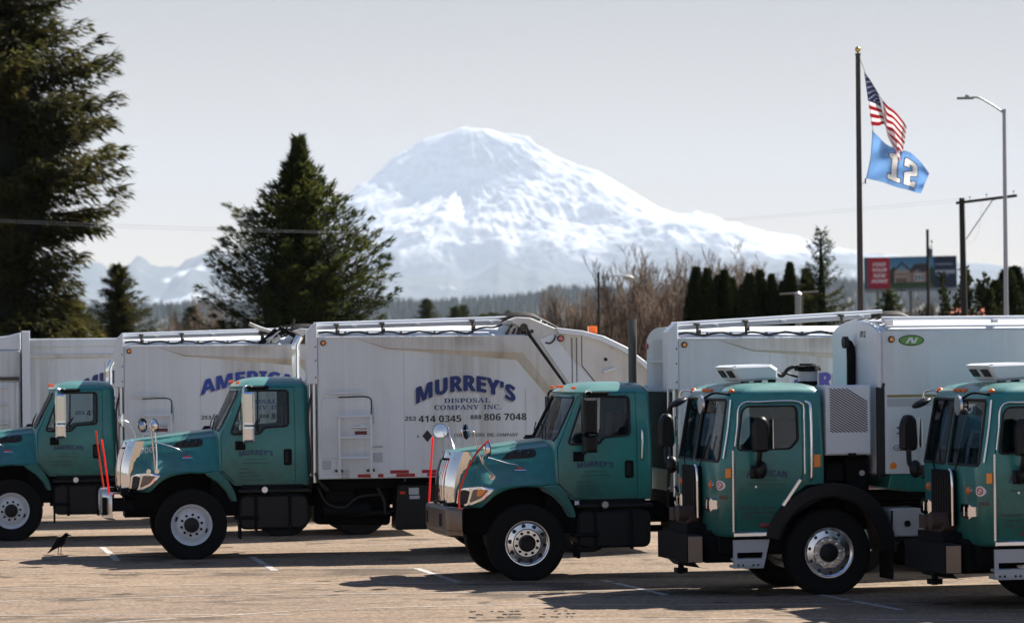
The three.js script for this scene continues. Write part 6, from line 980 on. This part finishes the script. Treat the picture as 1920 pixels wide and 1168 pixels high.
  B('budding_shrub', 'shrub covered in pinkish buds between utility pole and lamp post', 1826, 534, 114, s2, bud, 3.6);
  B('budding_shrub', 'smaller dim shrub with pink buds close to the lamp post foot', 1866, 556, 116, s2, bud, 3.6);
}
// ------------------------------------------------------------------ poles, flags, billboard, cables, bird
const at = (x, y, d) => { const [X, h] = px(x, y, d); return V(X, h - 0.25, -d); };
{
  // flagpole
  const d = 80, top = at(1609.5, 104, d), f = thing('flagpole', 'tall brown flagpole with golden ball carrying two flags', 'flagpole', [top.x, 0, -d]);
  part(f, 'pole', bar([0, 0, 0], [0, top.y, 0], 0.085, 16, 0.055), std(0.05, 0.042, 0.038, 0.55, 0.3));
  part(f, 'truck_cap', join(cylY(0.065, 0.06, 0, top.y + 0.02, 0, 14), cylY(0.02, 0.1, 0, top.y + 0.07, 0, 8)), std(0.06, 0.05, 0.045, 0.5)); part(f, 'ball', (() => { const g = new THREE.SphereGeometry(0.068, 18, 14); g.translate(0, top.y + 0.14, 0); return g; })(), std(0.62, 0.46, 0.16, 0.25, 1));
  const rel = (x, y, z = 0) => { const p = at(x, y, d); return [p.x - top.x, p.y, z]; };
  part(f, 'halyard', tube([rel(1613, 112, 0.06), rel(1621, 134, 0.1), rel(1635, 234, 0.1), rel(1637, 245, 0.1), rel(1625, 334, 0.1), rel(1618, 345, 0.07), rel(1612, 348, 0.06)], 0.006, 5, 40), MAT.seal); part(f, 'cleat', box(0.03, 0.12, 0.03, ...rel(1623, 340, 0.08), 0.008), MAT.seal);
  // cloth through rows of points given down the hoist to the fly
  const cloth = (cols, n, m, wave) => {
    const key = cols.map(c => c.map(p => { const q = at(p[0], p[1], d); return [q.x, q.y, -d + (p[2] || 0)]; })), rows = [];
    const curves = [0, 1, 2].map(k => new THREE.CatmullRomCurve3(key.map(c => V(...c[k])), false, 'catmullrom', 0.35));
    for (let j = 0; j <= m; j++) { const v = j / m, r = []; for (let i = 0; i <= n; i++) { const u = i / n, a = curves[0].getPoint(u), b = curves[1].getPoint(u), c = curves[2].getPoint(u), p = v < 0.5 ? a.lerp(b, v * 2) : b.lerp(c, v * 2 - 1); p.z += wave(u, v); r.push(p.toArray()); } rows.push(r); }
    const g = sheet(rows, 0), uv = g.attributes.uv; for (let i = 0; i < uv.count; i++) uv.setY(i, 1 - uv.getY(i)); return g;
  };
  const stars = canvasTexture(760, 400, (c, w, h) => {
    for (let k = 0; k < 13; k++) { c.fillStyle = k % 2 ? '#e9e6e4' : '#96101f'; c.fillRect(0, k * h / 13, w, h / 13 + 1); }
    c.fillStyle = '#1b2448'; c.fillRect(0, 0, w * 0.4, h * 7 / 13); c.fillStyle = '#e8e8ee';
    const star = (x, y, r) => { c.beginPath(); for (let k = 0; k < 10; k++) { const a = -Math.PI / 2 + k * Math.PI / 5, q = k % 2 ? r * 0.4 : r; c.lineTo(x + q * Math.cos(a), y + q * Math.sin(a)); } c.fill(); };
    for (let r = 0; r < 9; r++) for (let k = 0; k < (r % 2 ? 5 : 6); k++) star(w * 0.4 * ((r % 2 ? 2 : 1) + 2 * k) / 12, h * 7 / 13 * (r + 1) / 10, 9);
  });
  const fabric = t => new THREE.MeshPhysicalMaterial({ map: t, roughness: 0.9, transmission: 0.42, thickness: 0, side: THREE.DoubleSide });
  const us = cloth([[[1621, 134], [1628, 185], [1635, 235]], [[1634, 152], [1642, 192, 0.1], [1648, 236, 0.05]], [[1646, 172, 0.05], [1652, 200, 0.15], [1658, 234, 0.1]], [[1656, 186, -0.1], [1657, 220, 0.12], [1664, 256, 0.2]], [[1666, 198, -0.02], [1664, 238, -0.05], [1676, 282, 0.24]], [[1674, 206, 0.1], [1676, 242, -0.15], [1689, 306, 0.2]], [[1684, 216, 0.16], [1682, 250, -0.02], [1688, 296, 0.02]], [[1693, 227, 0.1], [1690, 262, 0.1], [1686, 292, -0.05]], [[1701, 238, 0.0], [1697, 268, 0.05], [1690, 303, -0.02]]], 60, 26, (u, v) => 0.03 * Math.sin(u * 22 + v * 2) * smooth(0, 0.3, u));
  solo('flag', 'striped red and white flag with starry blue canton, folded over itself', 'flag', us, fabric(stars));
  const twelve = canvasTexture(600, 400, (c, w, h) => {
    c.fillStyle = '#74a4dc'; c.fillRect(0, 0, w, h); c.strokeStyle = '#5f8ac4'; c.lineWidth = 6; c.strokeRect(0, 0, w, h);
    const one = [[205, 92], [250, 70], [282, 70], [282, 305], [322, 305], [322, 350], [190, 350], [190, 305], [230, 305], [230, 135], [205, 140]], two = [[352, 70], [455, 70], [478, 92], [478, 190], [455, 212], [405, 240], [405, 300], [438, 300], [438, 275], [480, 275], [480, 350], [350, 350], [350, 225], [372, 203], [430, 172], [430, 118], [398, 118], [398, 150], [350, 150], [350, 92]];
    for (const d of [one, two]) { c.beginPath(); d.forEach((p, i) => i ? c.lineTo(...p) : c.moveTo(...p)); c.closePath(); c.lineJoin = 'miter'; c.lineWidth = 16; c.strokeStyle = '#1c2440'; c.stroke(); c.fillStyle = '#f2efe9'; c.fill(); }
  });
  const blue = cloth([[[1636, 244], [1634, 290], [1625, 334]], [[1652, 262, 0.05], [1650, 300, 0.06], [1644, 339]], [[1668, 272, -0.08], [1668, 305, 0.02], [1665, 345, 0.05]], [[1690, 280, -0.1], [1687, 314, -0.08], [1684, 351, 0.0]], [[1710, 287, -0.02], [1706, 324, 0.08], [1704, 357, 0.08]], [[1726, 303, 0.08], [1722, 334, 0.02], [1717, 360, -0.03]], [[1743, 325, 0.0], [1736, 343, 0.05], [1727, 363, 0.0]]], 44, 24, (u, v) => 0.06 * Math.sin(u * 15 + v * 5) * smooth(0, 0.2, u) + 0.035 * Math.sin(v * 11 + u * 12));
  solo('flag', 'light blue flag with a large white number 12', 'flag', blue, fabric(twelve));
}
{ // modern street lamp at the right
  const d = 90, p = at(1884, 207, d), t = thing('street_lamp', 'tall galvanised street lamp at right with flat lamp head on a curved arm', 'street lamp', [p.x, 0, -d]), r = (x, y) => { const q = at(x, y, d); return [q.x - p.x, q.y, 0]; };
  const gal = std(0.34, 0.35, 0.38, 0.45, 0.5);
  part(t, 'pole', bar([0, 0, 0], [0, p.y, 0], 0.075, 14, 0.045), gal); part(t, 'pole_cap', cylY(0.055, 0.06, 0, p.y, 0, 12), gal);
  part(t, 'arm', tube([r(1884, 212), r(1868, 201), r(1850, 190), r(1836, 183), r(1824, 182)], 0.026, 8), gal);
  part(t, 'lamp_head', (() => { const a = r(1811, 184), g = box(0.42, 0.055, 0.2, a[0], a[1], 0, 0.02); return join(g, box(0.1, 0.05, 0.1, a[0] + 0.05, a[1] + 0.045, 0), box(0.06, 0.04, 0.06, a[0] + 0.03, a[1] + 0.07, 0)); })(), std(0.16, 0.165, 0.175, 0.5, 0.3));
}
{ // old cobra lamp on a timber post
  const d = 122, p = at(1122.5, 510, d), t = thing('street_lamp', 'old cobra-head street lamp on a dark timber post before the bare trees', 'street lamp', [p.x, 0, -d]), r = (x, y) => { const q = at(x, y, d); return [q.x - p.x, q.y, 0]; };
  part(t, 'post', bar([0, 0, 0], [0, p.y, 0], 0.06, 10, 0.045), BARK); part(t, 'arm', tube([r(1125, 533), r(1132, 524), r(1142, 519), r(1156, 517), r(1168, 517)], 0.022, 8), MAT.grey);
  const h = r(1178, 520); part(t, 'lamp_head', (() => { const g = new THREE.SphereGeometry(1, 16, 10); g.scale(0.21, 0.075, 0.12); g.rotateZ(-0.12); g.translate(h[0], h[1], 0); return g; })(), std(0.5, 0.46, 0.42, 0.5)); part(t, 'lens_bowl', (() => { const g = new THREE.SphereGeometry(1, 16, 10); g.scale(0.1, 0.08, 0.09); g.translate(h[0] + 0.06, h[1] - 0.07, 0); return g; })(), std(0.5, 0.5, 0.5, 0.3));
}
{ // utility poles
  const wood = std(0.028, 0.022, 0.019, 0.9), d = 110, p = at(1804.5, 371, d), t = thing('utility_pole', 'dark utility pole with one long crossarm and a diagonal brace', 'utility pole', [p.x, 0, -d]), r = (x, y, z = 0) => { const q = at(x, y, d); return [q.x - p.x, q.y, z]; };
  part(t, 'pole', bar([0.08, 0, 0], [0, p.y, 0], 0.125, 14, 0.088), wood);
  const a = r(1793, 381, 0.11), b = r(1907, 367, 0.11), arm = part(t, 'crossarm', box(Math.hypot(b[0] - a[0], b[1] - a[1]), 0.09, 0.09, 0, 0, 0, 0.008), wood); arm.position.set((a[0] + b[0]) / 2, (a[1] + b[1]) / 2, 0.11); arm.rotation.z = Math.atan2(b[1] - a[1], b[0] - a[0]);
  part(t, 'brace', bar(r(1812, 449, 0.05), r(1862, 375, 0.09), 0.016, 8), std(0.07, 0.075, 0.1, 0.5, 0.4)); part(t, 'brace_bracket', box(0.1, 0.05, 0.06, ...r(1864, 374, 0.1), 0.01), wood);
  for (const [x, y] of [[1819, 372], [1850, 367], [1901, 361]]) part(t, 'insulator', join(cylY(0.008, 0.12, ...r(x, y + 4, 0.1), 6), cylY(0.026, 0.05, ...r(x, y - 2, 0.1), 10, 0.02)), std(0.05, 0.045, 0.05, 0.4));
  part(t, 'drop_wire', tube([r(1843, 374, 0.1), r(1840, 400, 0.12), r(1836, 430, 0.12), r(1826, 452, 0.1), r(1814, 459, 0.1)], 0.004, 4, 20), MAT.grey);
  const d2 = 150, p2 = at(1740, 430, d2), u = thing('utility_pole', 'plain utility pole with a transformer can in front of the billboard', 'utility pole', [p2.x, 0, -d2]), r2 = (x, y, z = 0) => { const q = at(x, y, d2); return [q.x - p2.x, q.y, z]; };
  part(u, 'pole', bar([0.02, 0, 0], [0, p2.y, 0], 0.085, 12, 0.06), wood); part(u, 'transformer', cylY(0.085, 0.36, ...r2(1746, 474, 0.04), 14), std(0.14, 0.14, 0.15, 0.5, 0.2));
  part(u, 'cutout', join(bar(r2(1747, 450, 0.03), r2(1749, 456, 0.03), 0.03, 8), bar(r2(1746, 458, 0.03), r2(1748, 465, 0.03), 0.012, 6)), std(0.06, 0.06, 0.07)); part(u, 'transformer_bushing', join(cylY(0.016, 0.09, ...r2(1744, 464, 0.04), 8), cylY(0.016, 0.09, ...r2(1748, 463, 0.04), 8)), std(0.1, 0.1, 0.1));
  // cables that sag across the view
  const end = at(1819, 371, d), cable = (pts, lab) => solo('overhead_cable', lab, 'cable', tube(pts.map(q => q.toArray()), 0.0035, 5, 60), std(0.3, 0.3, 0.31, 0.4, 0.4), [0, 0, 0], 'overhead cables');
  cable([at(-300, 398, 96), at(0, 412, 97), at(300, 424, 98), at(640, 434, 100), at(1000, 432, 104), at(1400, 408, 107), end], 'upper pale cable crossing in front of the left trees, sagging to the pole');
  cable([at(-300, 402, 95), at(0, 416, 96), at(300, 429, 97), at(640, 437, 99), at(1000, 437, 103), at(1400, 412, 106), at(1793, 379, 109.8)], 'lower pale cable crossing in front of the left trees, just beneath another');
}
{ // billboard
  const d = 285, a = at(1624, 483, d), b = at(1796, 480, d), c = at(1624, 541, d), w = b.x - a.x, h = a.y - c.y, t = thing('billboard', 'roadside billboard reading FIND YOUR NEW HOME with a picture of a house', 'billboard', [(a.x + b.x) / 2, 0, -d]);
  const print = canvasTexture(1024, 380, (g, W, H) => {
    g.fillStyle = '#4a86ad'; g.fillRect(0, 0, W, H); const sk = g.createLinearGradient(0, 0, 0, H); sk.addColorStop(0, '#3d7196'); sk.addColorStop(1, '#93b4c4'); g.fillStyle = sk; g.fillRect(280, 0, 500, H);
    g.fillStyle = '#24382c'; g.beginPath(); g.moveTo(280, 160); g.lineTo(330, 110); g.lineTo(370, 200); g.lineTo(370, 340); g.lineTo(280, 340); g.fill(); g.beginPath(); g.moveTo(715, 170); g.lineTo(750, 100); g.lineTo(785, 190); g.lineTo(785, 340); g.lineTo(715, 340); g.fill();
    g.fillStyle = '#a58a7d'; g.fillRect(330, 150, 170, 180); g.fillStyle = '#9c8070'; g.fillRect(490, 175, 225, 155);
    g.fillStyle = '#3b3234'; g.beginPath(); g.moveTo(315, 160); g.lineTo(418, 55); g.lineTo(510, 150); g.lineTo(490, 165); g.lineTo(418, 85); g.lineTo(335, 172); g.fill(); g.beginPath(); g.moveTo(505, 150); g.lineTo(560, 85); g.lineTo(720, 80); g.lineTo(720, 175); g.lineTo(640, 190); g.lineTo(590, 150); g.lineTo(505, 205); g.fill();
    g.fillStyle = '#8a6c5e'; g.beginPath(); g.moveTo(505, 220); g.lineTo(590, 160); g.lineTo(690, 225); g.lineTo(690, 330); g.lineTo(505, 330); g.fill(); g.fillStyle = '#e8e6e2'; g.fillRect(555, 205, 105, 90); g.fillStyle = '#3a4652'; for (const x of [562, 596, 630]) g.fillRect(x, 213, 24, 76);
    g.fillStyle = '#5f97a0'; g.beginPath(); g.arc(418, 150, 22, 0, 7); g.fill(); g.fillStyle = '#6e5a54'; g.fillRect(345, 255, 130, 70); g.fillStyle = '#55402f'; g.fillRect(340, 205, 150, 10);
    g.fillStyle = '#43582f'; g.fillRect(280, 318, 500, 62); g.fillStyle = '#2f4426'; for (let k = 0; k < 26; k++) { g.beginPath(); g.arc(290 + k * 19, 322 + (k * 7) % 11, 16, 0, 7); g.fill(); }
    g.fillStyle = '#b01c35'; g.fillRect(38, 0, 244, H); g.fillStyle = '#ece6e4'; g.font = 'bold italic 62px sans-serif'; g.textAlign = 'center'; ['FIND', 'YOUR', 'NEW', 'HOME'].forEach((s, i) => g.fillText(s, 160, 105 + i * 68));
    g.fillStyle = '#1c2340'; g.fillRect(775, 0, W - 775, H); g.fillStyle = '#8f96b0'; for (let k = 0; k < 11; k++) g.fillRect(792 + k * 18, 82, 12, 22); g.fillStyle = '#c2c7d6'; for (let k = 0; k < 7; k++) g.fillRect(792 + k * 32, 165, 20, 44); g.fillStyle = '#7d86a6'; g.fillRect(795, 226, 150, 10);
    g.fillStyle = '#4b4f5c'; g.fillRect(0, 0, 38, H);
  });
  part(t, 'poster', (() => { const g = new THREE.PlaneGeometry(w, h); g.translate(0, (a.y + c.y) / 2, 0.09); return g; })(), new THREE.MeshStandardMaterial({ map: print, roughness: 0.6 }));
  part(t, 'panel', box(w + 0.1, h + 0.1, 0.14, 0, (a.y + c.y) / 2, 0, 0.02), std(0.12, 0.12, 0.14)); part(t, 'walkway', box(w, 0.18, 0.5, 0, c.y - 0.18, 0.3, 0.02), std(0.16, 0.16, 0.18)); part(t, 'lamp_bracket', box(0.9, 0.14, 0.3, -1.0, c.y - 0.16, 0.62, 0.03), std(0.08, 0.08, 0.1));
  for (const x of [-w * 0.36, 0, w * 0.36]) part(t, 'leg', bar([x, -0.2, -0.1], [x, c.y, -0.1], 0.12, 10), std(0.1, 0.09, 0.09)); 
  t.rotation.z = 0.0105;
}
{ // a flue and a bare crossarm post standing behind the trucks
  const d = 96, p = at(1497, 553, d), t = thing('flue_pipe', 'grey flue pipe with rain cap in front of the columnar evergreens', 'flue', [p.x, 0, -d]); part(t, 'pipe', cylY(0.085, p.y, 0, p.y / 2, 0, 16), std(0.24, 0.24, 0.25, 0.4, 0.7)); part(t, 'cap', cylY(0.115, 0.07, 0, p.y + 0.06, 0, 16, 0.03), std(0.5, 0.48, 0.46, 0.4, 0.6)); part(t, 'collar', cylY(0.095, 0.03, 0, p.y - 0.02, 0, 16), std(0.3, 0.3, 0.3, 0.4, 0.6));
  const d2 = 98, q = at(1505, 549, d2), l = at(1463, 552, d2), r = at(1536, 547, d2), u = thing('crossarm_post', 'thin post with a level crossarm beside the flue pipe', 'post', [q.x, 0, -d2]); part(u, 'post', cylY(0.02, q.y, 0, q.y / 2, 0, 8), std(0.1, 0.09, 0.05)); part(u, 'arm', bar([l.x - q.x, l.y, 0], [r.x - q.x, r.y, 0], 0.028, 8), std(0.12, 0.1, 0.09));
}
{ // the crow: one body swept along its spine, from the tail to the beak
  const spine = [[-0.205, 0.015, 0.004, 0.012], [-0.16, 0.055, 0.016, 0.024], [-0.11, 0.10, 0.028, 0.032], [-0.065, 0.14, 0.052, 0.05], [-0.02, 0.175, 0.07, 0.062], [0.025, 0.215, 0.066, 0.06], [0.055, 0.25, 0.046, 0.044], [0.072, 0.278, 0.036, 0.035], [0.092, 0.298, 0.036, 0.034], [0.112, 0.298, 0.026, 0.025], [0.126, 0.293, 0.013, 0.013], [0.155, 0.286, 0.007, 0.008], [0.178, 0.277, 0.001, 0.001]], rows = [];
  spine.forEach(([x, y, h, w], i) => { const a = spine[Math.max(0, i - 1)], b = spine[Math.min(spine.length - 1, i + 1)], l = Math.hypot(b[0] - a[0], b[1] - a[1]), tx = (b[0] - a[0]) / l, ty = (b[1] - a[1]) / l, r = []; for (let k = 0; k <= 14; k++) { const q = k / 14 * Math.PI * 2; r.push([x - ty * h * Math.cos(q), y + tx * h * Math.cos(q), w * Math.sin(q)]); } rows.push(r); });
  const t = thing('crow', 'black crow standing on the asphalt at lower left, facing right', 'crow', [-6.98, 0.004, -53.3], 0.15), ink = phys(0.004, 0.004, 0.005, { roughness: 0.7, specularIntensity: 0.25 });
  const body = part(t, 'body', sheet(rows, 0), ink);
  for (const s of [1, -1]) { part(body, 'leg', join(bar([-0.01 + s * 0.018, 0.13, s * 0.025], [-0.02 + s * 0.022, 0.0, s * 0.03], 0.006, 6), bar([-0.02 + s * 0.022, 0.004, s * 0.03], [0.02 + s * 0.022, 0.004, s * 0.04], 0.004, 5), bar([-0.02 + s * 0.022, 0.004, s * 0.03], [0.018 + s * 0.022, 0.004, s * 0.02], 0.004, 5)), ink); part(body, 'wing', (() => { const g = new THREE.SphereGeometry(1, 14, 10); g.scale(0.115, 0.04, 0.016); g.rotateZ(0.78); g.translate(-0.055, 0.155, s * 0.056); return g; })(), ink); }
}
renderer.render(scene, camera);
